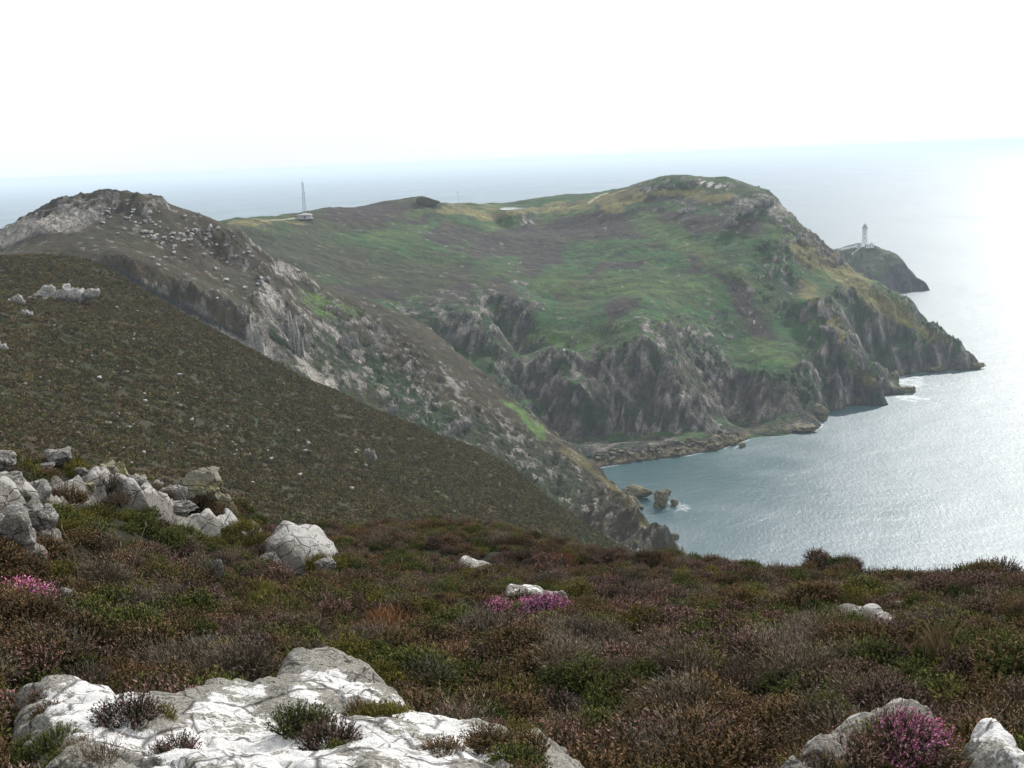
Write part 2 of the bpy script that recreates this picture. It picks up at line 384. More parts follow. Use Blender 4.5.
c = blend(c, mm, (.095, .088, .075)); c = blend(c, mm*sst(-.1, .3, fbm(X, Y, 3, 2, 59)), (.07, .065, .06)); c = blend(c, mm*sst(3.5, 1.2, Z)*sst(.2, .9, Z), (.19, .155, .085)); c = blend(c, mm*sst(1.1, .3, Z), (.04, .04, .04)); rock = np.maximum(rock, mm)
m = strokes(px, py, [([(588.5,203),(600,195.5)],1.4),([(601,195),(608,193)],.9),([(288,219),(300,217.5)],1.1),([(262,221),(290,219)],.5)]); c = blend(c, sst(.1, .5, m)*.7, (.38, .34, .27))
m = strokes(px+nf*2, py+n3, [([(700,182),(712,185),(724,186)],[3,5,3]),([(709,181.5),(700,181)],2)])*sst(-.25, .2, nf); c = blend(c, sst(.15, .6, m), (.8, .77, .72)); rock = np.maximum(rock, sst(.15, .6, m))
V = np.stack([X, Y, Z], -1).reshape(-1, 3)
Fc = grid_faces(*X.shape, keep=(Z > -4).ravel())
V, Fc, cc, rr = compact(V, Fc, c.reshape(-1, 3), rock.ravel())
tag(mesh_np('headland_hill', V, Fc, hill_mat('headland_cover', .9), cols=cc, fl={'rock': rr}), kind='structure')

# ================================================================== 2. rocky knoll and its spur down to the sea
KP = [
 (-60,262,440),(-20,250,440),(0,240,442),(20,226,448),(40,217,452),(52,213,456),(60,206,460),(75,202,463),(95,195,468),(115,193,472),(135,194,474),(152,198,474),(165,207,474),(190,216,474),(215,224,476),(240,238,480),(262,255,488),(285,266,496),
 (300,273,503),(320,285,510),(345,294,524),(370,299,532),(387,308,538),(413,320,538),(446,346,530),(474,366,520),(490,381,514),(505,396,508),(531,417,498),(556,437,488),(581,457,478),(599,471,470),(609,483,456),(626,498,432),(644,520,400),(650,531,389),
 (655,540,391),(668,547,383),(679,553,380),(687,562,379),
 # face
 (0,252,428),(30,245,424),(60,252,410),(90,256,406),(115,261,402),(140,279,402),(160,290,403),(190,302,405),(215,312,407),(240,326,409),(252,331,410),
 (60,258,405),(90,263,401),(115,270,400),(140,290,400),(160,303,400),(190,320,402),(215,334,403),(240,349,404),(262,363,404),
 (30,262,396),(0,262,390),(276,370,404),(331,394,414),(387,420,424),(433,438,429),(490,462,428),(541,500,424),(589,536,404),(634,555,378),
 (40,232,436),(75,222,446),(110,215,454),(150,220,458),(190,240,456),(120,240,432),(170,265,432),(220,262,462),(230,295,430),(260,300,440),(262,318,424),
 (270,285,462),(285,295,468),(300,285,494),(330,300,500),(350,320,494),(300,320,450),(296,350,432),(310,370,424),(275,330,436),(285,345,438),(330,350,456),(345,375,438),(365,330,500),(380,350,478),(375,385,448),(395,400,440),
 (410,345,500),(430,370,474),(420,400,450),(450,400,462),(455,425,444),(480,400,486),(480,430,452),(510,425,474),(505,455,444),(540,450,462),(540,475,440),(575,475,452),(575,505,428),(600,490,446),(600,515,416),(625,515,411),(625,540,391),(640,535,390),(648,550,382),(665,556,382),(675,560,381),
 (330,318,485),(365,305,524),(400,325,514),
]
KP = [dp(p) for p in KP]
KX = backpts([p for p in KP[:20:2]], 40, [-9])+backpts([p for p in KP[:22:2]], 120, [-55])+backpts(KP[20:34:2], 22, [-13])+backpts(KP[20:34:2], 60, -10.)+backpts(KP[34:40:2], 14, -10.)+backpts(KP[34:40:2], 60, -14.)
KX += [tuple(atd(x, 560, D)[:2])+(z,) for x, D, z in ((715, 390, -12), (705, 368, -10), (655, 362, -4), (600, 366, 0), (540, 390, 10), (480, 395, 22), (430, 398, 32), (387, 396, 40), (331, 388, 52), (276, 380, 64), (215, 380, 76), (140, 375, 92), (60, 378, 104), (0, 370, 108), (-60, 420, 112), (-100, 430, 105), (720, 440, -14), (420, 330, 0), (200, 320, 40), (620, 330, -14))]
ks = Surf(KP, 4.0, KX)
def knoll_h(X, Y):
    z, sl = ks(X, Y, True); a = sst(-1, 5, z)
    px, py = pix(X, Y, z)
    crag = sst(0, .5, strokes(px, py, [([(-30,250),(10,232),(60,215),(110,203),(160,208)],[14,14,18,14,10]),([(245,320),(265,345),(300,370)],16),([(270,285),(300,340),(340,380)],20),([(340,330),(400,380),(470,440),(540,480),(610,520),(660,550)],[40,55,55,50,40,26])]))
    crag = np.maximum(crag, sst(.7, 1.1, sl))*a
    u = X*.8-Y*.6; v = X*.6+Y*.8
    z = z+crag*(ridged(u, v*.5, 11, 4, 103, .6)*2.0-1.2+ridged(u, v*.6, 3.2, 3, 104)*.5)
    z = z+a*(1-crag)*(fbm(X, Y, 30, 4, 121)*.8+fbm(X, Y, 4, 3, 122)*.25)
    return z
Dk = np.r_[np.arange(366, 560, .6), np.arange(560, 680, 3)]
X, Y = polar(-31, 10.2, 1000, Dk); Z = knoll_h(X, Y); SL = slope_of(X, Y, Z); px, py = pix(X, Y, Z)
nz = fbm(X, Y, 22, 5, 151); nf = fbm(X, Y, 4, 4, 152); n3 = fbm(X, Y, 10, 4, 153)
wx = px+nz*6+nf*4; wy = py+n3*5+nf*3
c = np.broadcast_to(BROWN, X.shape+(3,)).copy()*.95
c = blend(c, sst(-.3, .5, nz)*.6, OLIVE*.85)
m = strokes(wx, wy, [([(300,290),(330,305),(360,312)],[7,8,4]),([(300,300),(330,320)],5)]); c = blend(c, sst(.1, .6, m), BRIGHT*.95)
m = strokes(wx, wy, [([(515,405),(545,435)],[6,8]),([(500,400),(520,412)],4)]); c = blend(c, sst(.1, .6, m), BRIGHT*1.1)
m = strokes(wx, wy, [([(560,450),(585,465),(605,482),(630,505),(645,525)],6),([(640,540),(650,555)],6)]); c = blend(c, sst(.1, .7, m)*.8, TAN*.75)
m = strokes(wx, wy, [([(330,330),(380,370),(440,420)],26),([(275,330),(300,350)],8)]); c = blend(c, sst(.1, .7, m)*.6, GREEN*.5)
m = strokes(px+nf*2, py+nf*2, [([(58,255),(90,260),(115,267),(140,286),(165,300),(200,318),(245,338)],[2,3,4,4,4,4,3])]); c = blend(c, sst(.1, .5, m)*.8, (.018, .018, .014))  # shade of the gully lip, painted as a dark strip in the cover
rm = strokes(wx, wy, [([(-20,248),(15,233),(40,222),(70,220),(100,212)],[16,18,14,17,11]),([(70,200),(100,197),(150,200),(165,208)],[3,4,6,4]),([(118,272),(160,305),(200,328),(225,338),(250,350)],[3,5,8,11,12]),([(246,315),(252,338),(275,366)],[3,8,9]),
   ([(266,290),(285,312),(296,345),(312,372),(332,390)],[6,5,6,5,5]),([(318,322),(332,332),(348,348),(364,360)],5),([(350,378),(366,397)],6),([(278,268),(300,275)],6),([(345,300),(355,312)],4),([(385,395),(392,412)],7),([(352,318),(372,325),(388,335)],4),([(372,340),(378,350)],5),
   ([(400,345),(420,362),(435,378)],4),([(395,360),(412,372)],4),([(445,380),(455,390)],6),([(440,420),(455,432),(475,425)],7),([(500,420),(520,440),(530,462)],7),([(350,352),(372,372)],4),([(495,455),(520,475)],6)])
isl = strokes(wx, wy, [([(585,490),(610,515),(638,540)],34),([(640,510),(665,550),(680,560)],16),([(330,340),(400,385),(470,430),(540,470)],26)])
rock = np.maximum(sst(.18, .45, rm+nf*.45+n3*.2), sst(1.15, 1.6, SL+nf*.5+n3*.3)*.9)
rock = np.maximum(rock, sst(.1, .4, isl)*sst(.30, .48, nf+n3*.5+(SL-.9)*.3))
ub = X*.8-Y*.6; vb = X*.6+Y*.8; rv = ridged(ub, vb*.5, 11, 4, 103, .6)
rock = rock*sst(1.05, 1.5, rv+nf*.9+n3*.5-.2+strokes(wx, wy, [([(-20,248),(40,222),(100,205)],24),([(150,298),(250,355)],16),([(246,315),(275,366)],14),([(266,290),(296,345),(332,390)],11),([(318,322),(364,360)],9),([(278,268),(300,275)],9),([(395,305),(380,345)],9)])*2.2)
m = strokes(wx, wy, [([(275,320),(330,370),(400,410),(480,450),(560,490)],[20,36,40,40,40])]); c = blend(c, sst(0, .6, m)*.5, GREEN*.55)
c = c*(1+.5*np.clip(fbm(X, Y, 5, 4, 161), -.8, .9))[..., None]
rc = np.broadcast_to(ROCK*1.25, c.shape).copy(); rc = blend(rc, sst(1.3, 1.9, rv+nf*.6)*.7, PALE*.85)
rc = blend(rc, sst(-.05, .5, fbm(X, Y, 7, 3, 158))*.6, DARKR*1.1)
m = strokes(wx, wy, [([(248,320),(258,342),(272,360)],8),([(266,290),(285,312),(296,345),(312,372),(332,390)],6),([(318,322),(364,360)],5),([(278,268),(300,275)],6),([(0,240),(40,222),(80,216)],10),([(150,298),(200,328),(245,350)],[4,7,9])]); rc = blend(rc, sst(.05, .5, m)*.85, PALE)
m = strokes(wx, wy, [([(590,470),(620,495),(645,525)],7)]); rc = blend(rc, sst(.1, .6, m)*.7, GOLD*1.1)
rc = blend(rc, sst(9, 3, Z)*.6, GOLD*.8); rc = blend(rc, sst(1.2, .3, Z), DARKR*.45)
m = strokes(px+nf*2, py+nf*2, [([(58,257),(90,261),(115,268),(140,285),(165,299),(200,317),(245,336)],[2.5,4,5,6,6,5,3])]); rc = blend(rc, sst(.1, .5, m)*.85, (.022, .022, .02)); rock = np.maximum(rock, sst(.2, .6, m)*.9)  # the lip's shade again, painted into the rock colour below it
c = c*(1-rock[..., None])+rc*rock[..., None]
V = np.stack([X, Y, Z], -1).reshape(-1, 3); Fc = grid_faces(*X.shape, keep=(Z > -4).ravel())
V, Fc, cc, rr = compact(V, Fc, c.reshape(-1, 3), rock.ravel())
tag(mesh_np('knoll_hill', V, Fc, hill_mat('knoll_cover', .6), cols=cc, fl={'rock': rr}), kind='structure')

# ================================================================== 3. heather hillside below the viewpoint
NP_ = [(-80,262,300),(-40,258,300),(0,257,300),(37,256,302),(62,258,303),(82,261,304),(100,266,305),(112,272,306),(135,290,307),(155,300,308),(175,312,309),(200,325,310),(220,335,310),(250,352,312),(276,367,313),(306,381,315),(331,390,316),(357,404,318),(387,417,320),
 (408,424,321),(433,434,322),(458,442,324),(490,457,326),(520,476,328),(541,495,330),(560,512,332),(589,533,335),(615,546,337),(634,556,338),(649,563,338),(672,575,336),(700,590,325),
 (0,290,270),(60,295,262),(0,340,205),(100,340,220),(180,350,245),(200,400,205),(250,400,235),(300,430,238),(300,470,205),(350,430,272),(380,455,262),(400,490,222),(440,470,262),(480,500,245),(500,480,290),(540,520,262),(560,530,270),(590,548,290),(620,560,300),(500,540,190),
 (0,430,130),(100,450,134),(200,475,140),(340,520,150),(450,540,155),(580,560,170),(-60,340,200),(-60,430,130),(700,640,120),(850,640,110),(1000,640,110)]
NX = backpts(NP_[:30:2], 14, [-5])+backpts(NP_[:30:3], 45, [-26])+backpts(NP_[:30:3], 110, [-70])+[tuple(at(x, 560, D)[:2])+(z,) for x, D, z in ((680, 350, -8), (720, 300, -4), (800, 250, 10), (900, 250, 0), (1000, 250, -5), (800, 330, -14), (950, 330, -14), (1050, 330, -14), (100, 60, 112), (512, 60, 106), (900, 60, 100), (-60, 60, 112), (640, 375, -14))]
nsf = Surf(NP_, 5.0, NX)
def near_h(X, Y):
    z = nsf(X, Y); a = sst(-2, 6, z)
    return z+a*(fbm(X, Y, 24, 4, 221)*.5+fbm(X, Y, 2.4, 3, 222)*.16)
Dn = np.r_[np.geomspace(60, 130, 110), np.arange(130.5, 345, .5), np.arange(345, 430, 2)]
X, Y = polar(-31, 33, 1000, Dn); Z = near_h(X, Y); px, py = pix(X, Y, Z)
nz = fbm(X, Y, 26, 5, 251); nf = fbm(X, Y, 3, 4, 252); n3 = fbm(X, Y, 9, 4, 253)
wx = px+nz*8+nf*5; wy = py+n3*5
c = np.broadcast_to(BROWN*.95, X.shape+(3,)).copy(); c = blend(c, sst(-.5, .5, nz)*.8, OLIVE*.8)
m = strokes(wx, wy, [([(10,275),(120,290),(200,350)],16),([(340,410),(420,445),(520,490)],14)]); c = blend(c, sst(0, .7, m)*.55, BROWN*1.35)
m = strokes(wx, wy, [([(425,488),(440,500),(455,505)],[5,8,5]),([(395,468),(420,478)],3)]); c = blend(c, sst(.1, .6, m)*.8, BRIGHT*.7)
m = strokes(wx, wy, [([(590,540),(620,552),(650,566)],[8,12,9])]); c = blend(c, sst(.05, .5, m)*.9, GREEN*.9)
m = strokes(wx, wy, [([(0,320),(150,360),(300,440)],40)]); c = blend(c, sst(0, .8, m)*sst(-.2, .4, n3)*.4, GREEN*.6)
rock = sst(.15, .5, strokes(wx, wy, [([(30,298),(50,296),(85,297)],[3,4,3]),([(360,452),(372,455)],[3,3])])+nf*.2)
c = c*(1+.35*np.clip(fbm(X, Y, 3.5, 4, 263), -.8, .9)+.25*np.clip(fbm(X, Y, .9, 2, 264), -.8, .9))[..., None]*1.15
c = c*(1-rock[..., None])+(PALE*.8)*rock[..., None]
Z = Z+rock*np.maximum(ridged(X, Y, 3, 2, 262), 0)*.35
V = np.stack([X, Y, Z], -1).reshape(-1, 3); Fc = grid_faces(*X.shape, keep=(Z > -4).ravel())
V, Fc, cc, rr = compact(V, Fc, c.reshape(-1, 3), rock.ravel())
tag(mesh_np('hillside', V, Fc, hill_mat('hillside_cover', .35), cols=cc, fl={'rock': rr}), kind='structure')

# ================================================================== 4. lighthouse island
IP = [(826,258,1150),(833,252,1145),(845,247,1140),(855,244.8,1137),(864,244,1134),(873,245,1133),(880,249,1130),(887,251.5,1127),(896,254.5,1123),(903,260,1118),(907,268,1114),(912,277,1111),(918,283,1107),(926,287.5,1103),
 (928,289.6,1100),(915,291,1096),(900,292,1088),(885,291,1090),(870,290,1092),(850,288,1100),(830,284,1110),(880,266,1112),(895,270,1108),(905,281,1100),(865,258,1120),(880,256,1122),(893,260,1117),(850,256,1128),(840,262,1125),(870,280,1097),(888,284,1095),(905,288,1096)]
IP = [dp(p) for p in IP]
IP = [(p[0], p[1], math.hypot(*sea_at(p[0], p[1])[:2])) if 14 <= i < 17 else p for i, p in enumerate(IP)]
IX = backpts(IP[:14:2], 18, [-6])+backpts(IP[:14:2], 80, -12.)+backpts(IP[14:21], -14, -9.)+[tuple(atd(934, 289, 1125)[:2])+(-9.,), tuple(atd(950, 289, 1120)[:2])+(-14.,), tuple(atd(815, 289, 1120)[:2])+(10.,), tuple(atd(780, 289, 1150)[:2])+(-12.,), tuple(atd(930, 289, 1140)[:2])+(-10.,)]
isf = Surf(IP, 3.0, IX)
def isl_h(X, Y):
    z = isf(X, Y); a = sst(-1, 6, z); t = sst(44, 38, z)
    return z+a*t*(ridged(X, Y*.6, 18, 4, 303)*2.0-1.2)
X, Y = polar(13.2, 22.4, 300, np.r_[np.arange(1110, 1235, .9), np.arange(1235, 1330, 5)]); Z = isl_h(X, Y); SL = slope_of(X, Y, Z); px, py = pix(X, Y, Z)
nf = fbm(X, Y, 7, 4, 352)
c = np.broadcast_to(np.array([.050, .068, .036]), X.shape+(3,)).copy(); c = blend(c, sst(-.3, .3, nf)*.6, (.11, .11, .085))
rock = sst(1.1, 1.6, SL+nf*.6); rock = np.maximum(rock, sst(15, 7, Z+nf*9))
rc = blend(np.broadcast_to(ROCK*.62, c.shape).copy(), sst(0, .4, fbm(X, Y, 12, 3, 353)), DARKR)
c = c*(1-rock[..., None])+rc*rock[..., None]
m = strokes(px, py, [([(842,249.5),(852,247),(862,246.5)],1.2),([(852,254),(858,249),(861,247)],1.0)]); c = blend(c, sst(.1, .5, m), (.5, .47, .4))
V = np.stack([X, Y, Z], -1).reshape(-1, 3); Fc = grid_faces(*X.shape, keep=(Z > -4).ravel())
V, Fc, cc, rr = compact(V, Fc, c.reshape(-1, 3), rock.ravel())
tag(mesh_np('island_hill', V, Fc, hill_mat('island_cover', 1.4), cols=cc, fl={'rock': rr}), kind='structure')

# ================================================================== 5. sea and haze
def all_h(X, Y): return np.maximum(head_h(X, Y), knoll_h(X, Y))
mw = M('sea_water'); v = mw.coord()
vw = mw.coord(scale=(1, .45, 1), rot=(0, 0, R(-25)))
h1 = mw.noise(vw, .75, 5, .7, .3); h2 = mw.noise(v, .05, 3, .6); h3 = mw.noise(vw, 2.6, 3, .7)
hh = mw.math('ADD', mw.math('MULTIPLY', h1, .42), mw.math('ADD', mw.math('MULTIPLY', h2, .9), mw.math('MULTIPLY', h3, .12)))
fo = mw.math('MULTIPLY', mw.attr('foam'), mw.rng(mw.noise(v, .8, 5, .8), .38, .62))
calm = mw.noise(mw.coord(scale=(1, .3, 1), rot=(0, 0, R(-35))), .006, 4, .6)
mw.b.inputs['IOR'].default_value = 1.45; mw.b.inputs['Specular IOR Level'].default_value = .5
wc = mw.mix(mw.attr('shoal_shade'), (.045, .088, .108), (.030, .080, .088))
lee = mw.attr('lee')
mw.fin(mw.mix(fo, wc, (.8, .83, .85)), mw.bump(hh, .55), mw.math('SUBTRACT', mw.rng(calm, .35, .65, .38, .50), mw.math('MULTIPLY', lee, .20)))
ang = np.r_[np.linspace(-180, -32, 60)[:-1], np.linspace(-32, 2, 60)[:-1], np.linspace(2, 27, 560)[:-1], np.linspace(27, 180, 60)]
Ds = np.r_[[1], np.geomspace(100, 380, 12)[:-1], np.arange(380, 800, .95), np.geomspace(800, 60000, 90)]
X, Y = polar(ang, None, None, Ds); Z = np.zeros_like(X)
near = (X > 0) & (np.hypot(X, Y) > 379) & (np.hypot(X, Y) < 800)
hgt = np.full(X.shape, -20.0); hgt[near] = all_h(X[near], Y[near])
n3 = fbm(X, Y, 22, 3, 401)
foam = sst(-1.6, -.1, hgt+n3*2.0-.6)*.8
for (fx, fy, rx) in ((676, 506, 4), (905, 381, 12), (738, 447, 2), (908, 397, 8), (815, 426, 3)):
    p = sea_at(fx, fy); d = np.hypot(X-p[0], (Y-p[1])*.6)/rx
    foam = np.maximum(foam, sst(1.1, .3, d+fbm(X, Y, 6, 4, 402)*1.1)*.6)
shoal_shade = sst(-14, -3, hgt); q_ = sea_at(612, 474); q2_ = sea_at(700, 462)
lee = np.maximum(sst(150, 10, np.hypot(X-q_[0], Y-q_[1])+fbm(X, Y, 50, 3, 405)*40), sst(60, 5, np.hypot(X-q2_[0], (Y-q2_[1])*1.4)+fbm(X, Y, 40, 3, 406)*30)*.8); shoal_shade = np.maximum(shoal_shade, lee)  # beyond the shallows, the lee tint paints in the cliffs' shadow and reflection
V = np.stack([X, Y, Z], -1).reshape(-1, 3)
tag(mesh_np('sea', V, grid_faces(*X.shape), mw.m, fl={'foam': foam.ravel(), 'shoal_shade': shoal_shade.ravel(), 'lee': lee.ravel()}), kind='structure')

def box(x0, x1, y0, y1, z0, z1):
    V = [(x, y, z) for x in (x0, x1) for y in (y0, y1) for z in (z0, z1)]
    return V, [(0, 1, 3, 2), (4, 6, 7, 5), (0, 4, 5, 1), (2, 3, 7, 6), (0, 2, 6, 4), (1, 5, 7, 3)]
V, Fc = box(-65000, 65000, -65000, 65000, -21, 150)
mh = bpy.data.materials.new('sea_haze'); mh.use_nodes = True; t = mh.node_tree; t.nodes.remove(t.nodes['Principled BSDF'])
pv = t.nodes.new('ShaderNodeVolumePrincipled'); pv.inputs['Color'].default_value = (.78, .89, 1, 1); pv.inputs['Density'].default_value = .00012
pv.inputs['Anisotropy'].default_value = .1
t.links.new(pv.outputs[0], t.nodes['Material Output'].inputs['Volume'])
hz = mesh_np('haze', V, Fc, mh, smooth=False); tag(hz, kind='stuff')

# ================================================================== 6. the ground at the viewpoint
GP = [(-60,768,4.0),(200,768,4.3),(512,768,4.5),(800,768,4.7),(1080,768,4.8),(-60,700,6.0),(200,700,6.6),(512,700,7.0),(800,700,7.0),(1080,700,6.8),(-60,650,7.6),(150,650,8.6),(350,650,9.0),(600,650,9.5),(850,650,9.0),(1080,650,8.4),
 (-60,600,9),(100,609.8,11),(300,608.3,13),(500,607.4,14.5),(700,607.4,14.5),(860,608,13.5),(1080,609.4,11.5),(0,569.4,11.5),(100,568,13.5),(250,572.3,17),(400,571.1,21),(520,570.5,24),(620,578.3,25),(700,575.9,22),(800,588.4,20),(900,587,18),(1000,581.7,16),
 (0,528,13.5),(100,526.5,16.5),(200,541.4,20),(300,550.3,25),(400,539.3,33),(350,529.6,42),(420,532.4,44),(500,537.4,44),(540,543.6,42),(580,553.8,39),(620,565,36),(655,575.3,33),
 (0,486.9,15.5),(60,486.3,17),(120,495.8,18.5),(180,510.1,21),(240,522.7,23),(300,534.6,30),(0,458.1,17.5),(60,460.5,19.5),(120,473,21.5),(180,486.7,23),(240,504.3,25),(290,527.7,29),(-60,446.5,16.5),(-60,529,12),
 (680,569.6,30),(700,556.8,28),(715,553.9,27.5),(740,561,27),(760,576.1,26),(780,581.2,25.5),(800,573.4,24.5),(815,561.5,24),(835,553.5,24),(860,563.6,23.5),(885,571.7,23),(910,587.8,22.5),(940,592.9,22),(960,586.1,21),(985,571.4,20),(1010,568.2,19),(1040,566.8,18.5),(1080,565,18)]
GX = backpts(GP[33:43:1], 12, [-6]) if False else []
def behind(lst, dD, dz): return [tuple(at(x, y, D+dD)[:2])+(at(x, y, D)[2]-dz,) for x, y, D in lst]
EDGE = [(350,529.6,42),(420,532.4,44),(500,537.4,44),(580,553.8,39),(655,575.3,33),(715,553.9,27.5),(780,581.2,25.5),(835,553.5,24),(885,571.7,23),(940,592.9,22),(1010,568.2,19),(1080,565,18)]
LEDG = [(0,458.1,17.5),(60,460.5,19.5),(120,473,21.5),(180,486.7,23),(240,504.3,25),(290,527.7,29),(-60,446.5,16.5)]
GX = behind(EDGE, 8, 5.5)+behind(EDGE, 45, 34)+behind(LEDG, 5, 3.2)+behind(LEDG, 40, 25)+[(0, 0, CZ-1.65), (-2, 1.5, CZ-1.6), (2, 1.5, CZ-1.7), (0, -6, CZ-1.2), (-8, 0, CZ-1.4), (8, 0, CZ-1.9)]
gs = Surf(GP, .35, GX)
HT = .16      # height of the heather above the soil
def canopy(X, Y): return gs(X, Y)+(fbm(X, Y, 2.6, 3, 501)*.14+fbm(X, Y, .85, 2, 504)*.21)*sst(2, 7, np.hypot(X, Y))
def ground_h(X, Y): return canopy(X, Y)-HT-.05
X, Y = polar(-50, 50, 420, np.geomspace(.4, 95, 460)); Z = ground_h(X, Y)+fbm(X, Y, .5, 3, 502)*.04
mg = M('heath_soil'); v = mg.coord()
n1 = mg.noise(v, 3, 6, .75); n2 = mg.noise(v, 25, 3, .7)
mg.fin(mg.mix(mg.rng(n1, .35, .65), mg.mix(n2, (.012, .010, .007), (.035, .027, .018)), mg.mix(n2, (.016, .02, .008), (.04, .045, .018))), mg.bump(mg.math('ADD', mg.math('MULTIPLY', n1, .2), mg.math('MULTIPLY', n2, .05)), 1.0), 1.0)
tag(mesh_np('ground', np.stack([X, Y, Z], -1).reshape(-1, 3), grid_faces(*X.shape), mg.m), kind='structure')

# ------------------------------------------------------------------ rock materials
def rock_mat(name, base=(.36, .345, .32), pale=(.62, .60, .57), white_from=.5, g=1.0, gold=0.0, mossy=0.0):
    """weathered quartzite: grey lichen crust, white lichen patches, dark joints; g scales the pattern"""
    m = M(name); v = m.coord(); vs = m.coord(scale=(1, 1, 2.2), rot=(R(20), R(30), 0))
    n1 = m.noise(vs, .9/g, 7, .7, .6); n2 = m.noise(v, 6/g, 6, .8); n3 = m.noise(v, 38/g, 4, .75)
    ck = m.vor(vs, 1.15/g, 'DISTANCE_TO_EDGE'); ck2 = m.vor(v, 5.5/g, 'DISTANCE_TO_EDGE')
    ckm = m.math('MULTIPLY', m.rng(ck, .0, .03, 1, 0), m.rng(n2, .38, .5))
    ck2m = m.math('MULTIPLY', m.rng(ck2, .0, .05, 1, 0), m.rng(n1, .48, .58))
    crust = m.mix(m.rng(n3, .38, .62), m.mix(1., base, (.50, .50, .50), 'MULTIPLY'), m.mix(1., base, (1.6, 1.58, 1.5), 'MULTIPLY'))
    crust = m.mix(m.rng(n2, .35, .65), crust, m.mix(1., crust, (.72, .71, .70), 'MULTIPLY'))
    wm = m.math('ADD', m.attr('white'), m.math('ADD', m.math('MULTIPLY', m.math('SUBTRACT', n2, .5), 2.6), m.math('MULTIPLY', m.math('SUBTRACT', n1, .5), .8)))
    wm = m.rng(wm, white_from-.05, white_from+.05)
    white = m.mix(m.rng(n3, .35, .6), tuple(.86*q for q in pale), pale)
    col = m.mix(wm, crust, white)
    if gold: col = m.mix(m.math('MULTIPLY', m.rng(n1, .42, .6), gold), col, (.30, .27, .10))
    if mossy: col = m.mix(m.math('MULTIPLY', m.rng(m.noise(v, 2.4/g, 5, .7), .56, .62), mossy), col, (.045, .05, .018))
    col = m.mix(m.math('MULTIPLY', ckm, .85), col, (.035, .028, .025)); col = m.mix(m.math('MULTIPLY', ck2m, .7), col, (.09, .075, .07))
    h = m.math('ADD', m.math('MULTIPLY', n1, .10*g), m.math('ADD', m.math('MULTIPLY', n2, .07*g), m.math('MULTIPLY', n3, .018*g)))
    h = m.math('SUBTRACT', h, m.math('ADD', m.math('MULTIPLY', ckm, .04*g), m.math('MULTIPLY', ck2m, .02*g)))
    return m.fin(col, m.bump(h, 1.0), .9)
R_SLAB = rock_mat('lichen_slab', (.27, .26, .235), (.74, .73, .71), .66, .6)
R_GREY = rock_mat('grey_quartzite', (.21, .20, .185), (.44, .425, .40), .44, .7)
R_GOLD = rock_mat('yellow_lichen_rock', (.22, .21, .19), (.42, .41, .37), .55, .8, gold=.7, mossy=.5)
R_FAR = rock_mat('distant_boulder', (.20, .19, .18), (.46, .44, .42), .42, 1.5)
R_SEA = rock_mat('shore_rock', (.085, .08, .075), (.20, .18, .15), .66, 3.0, gold=.6)

def icos(n):
    import bmesh
    bm = bmesh.new(); bmesh.ops.create_icosphere(bm, subdivisions=n, radius=1)
    V = np.array([v.co[:] for v in bm.verts]); Fc = np.array([[v.index for v in f.verts] for f in bm.faces]); bm.free(); return V, Fc
ICO = {n: icos(n) for n in (2, 3, 4, 5, 6)}
def noise3(P, s, o, seed):
    return (fbm(P[:, 0]+P[:, 2]*.7, P[:, 1]-P[:, 2]*.6, s, o, seed)+fbm(P[:, 1]+7, P[:, 2]+P[:, 0]*.5, s, o, seed+5))*.7
def blocky(seed, sx, sy, sz, n=4, planes=13, rough=.12, soft=26):
    """a fractured boulder: soft intersection of random planes, broken up by noise; sits with its base at z=0"""
    rg = np.random.RandomState(seed); V, Fc = ICO[n]
    N = rg.normal(size=(planes, 3)); N[0] = (0, 0, 1); N[1] = (.15, .1, -1); N /= np.linalg.norm(N, axis=1)[:, None]
    d = rg.uniform(.62, .98, planes)
    q = np.maximum(V@N.T, 1e-3)/d
    r = 1/((q**soft).sum(1))**(1/soft)
    P = V*np.minimum(r, 1.25)[:, None]
    k = noise3(P+seed, .9, 3, seed)*rough*1.2+noise3(P*1.0-seed, .28, 3, seed+3)*rough*.5
    cr = ridged(P[:, 0]*1.3+P[:, 2]*.7+seed, P[:, 1]*1.3-P[:, 2]*.9, .8, 3, seed+6)
    k = k-np.clip(cr-.55, 0, .45)*rough*1.6
    P = P*(1+k[:, None])*np.array([sx, sy, sz])
    P[:, 2] -= P[:, 2].min(); return P, Fc
def ground_at(px, D=None, py=None, fn=None):
    p = at(px, py if py else 600, D); p[2] = (fn or ground_h)(p[0:1], p[1:2])[0]; return p
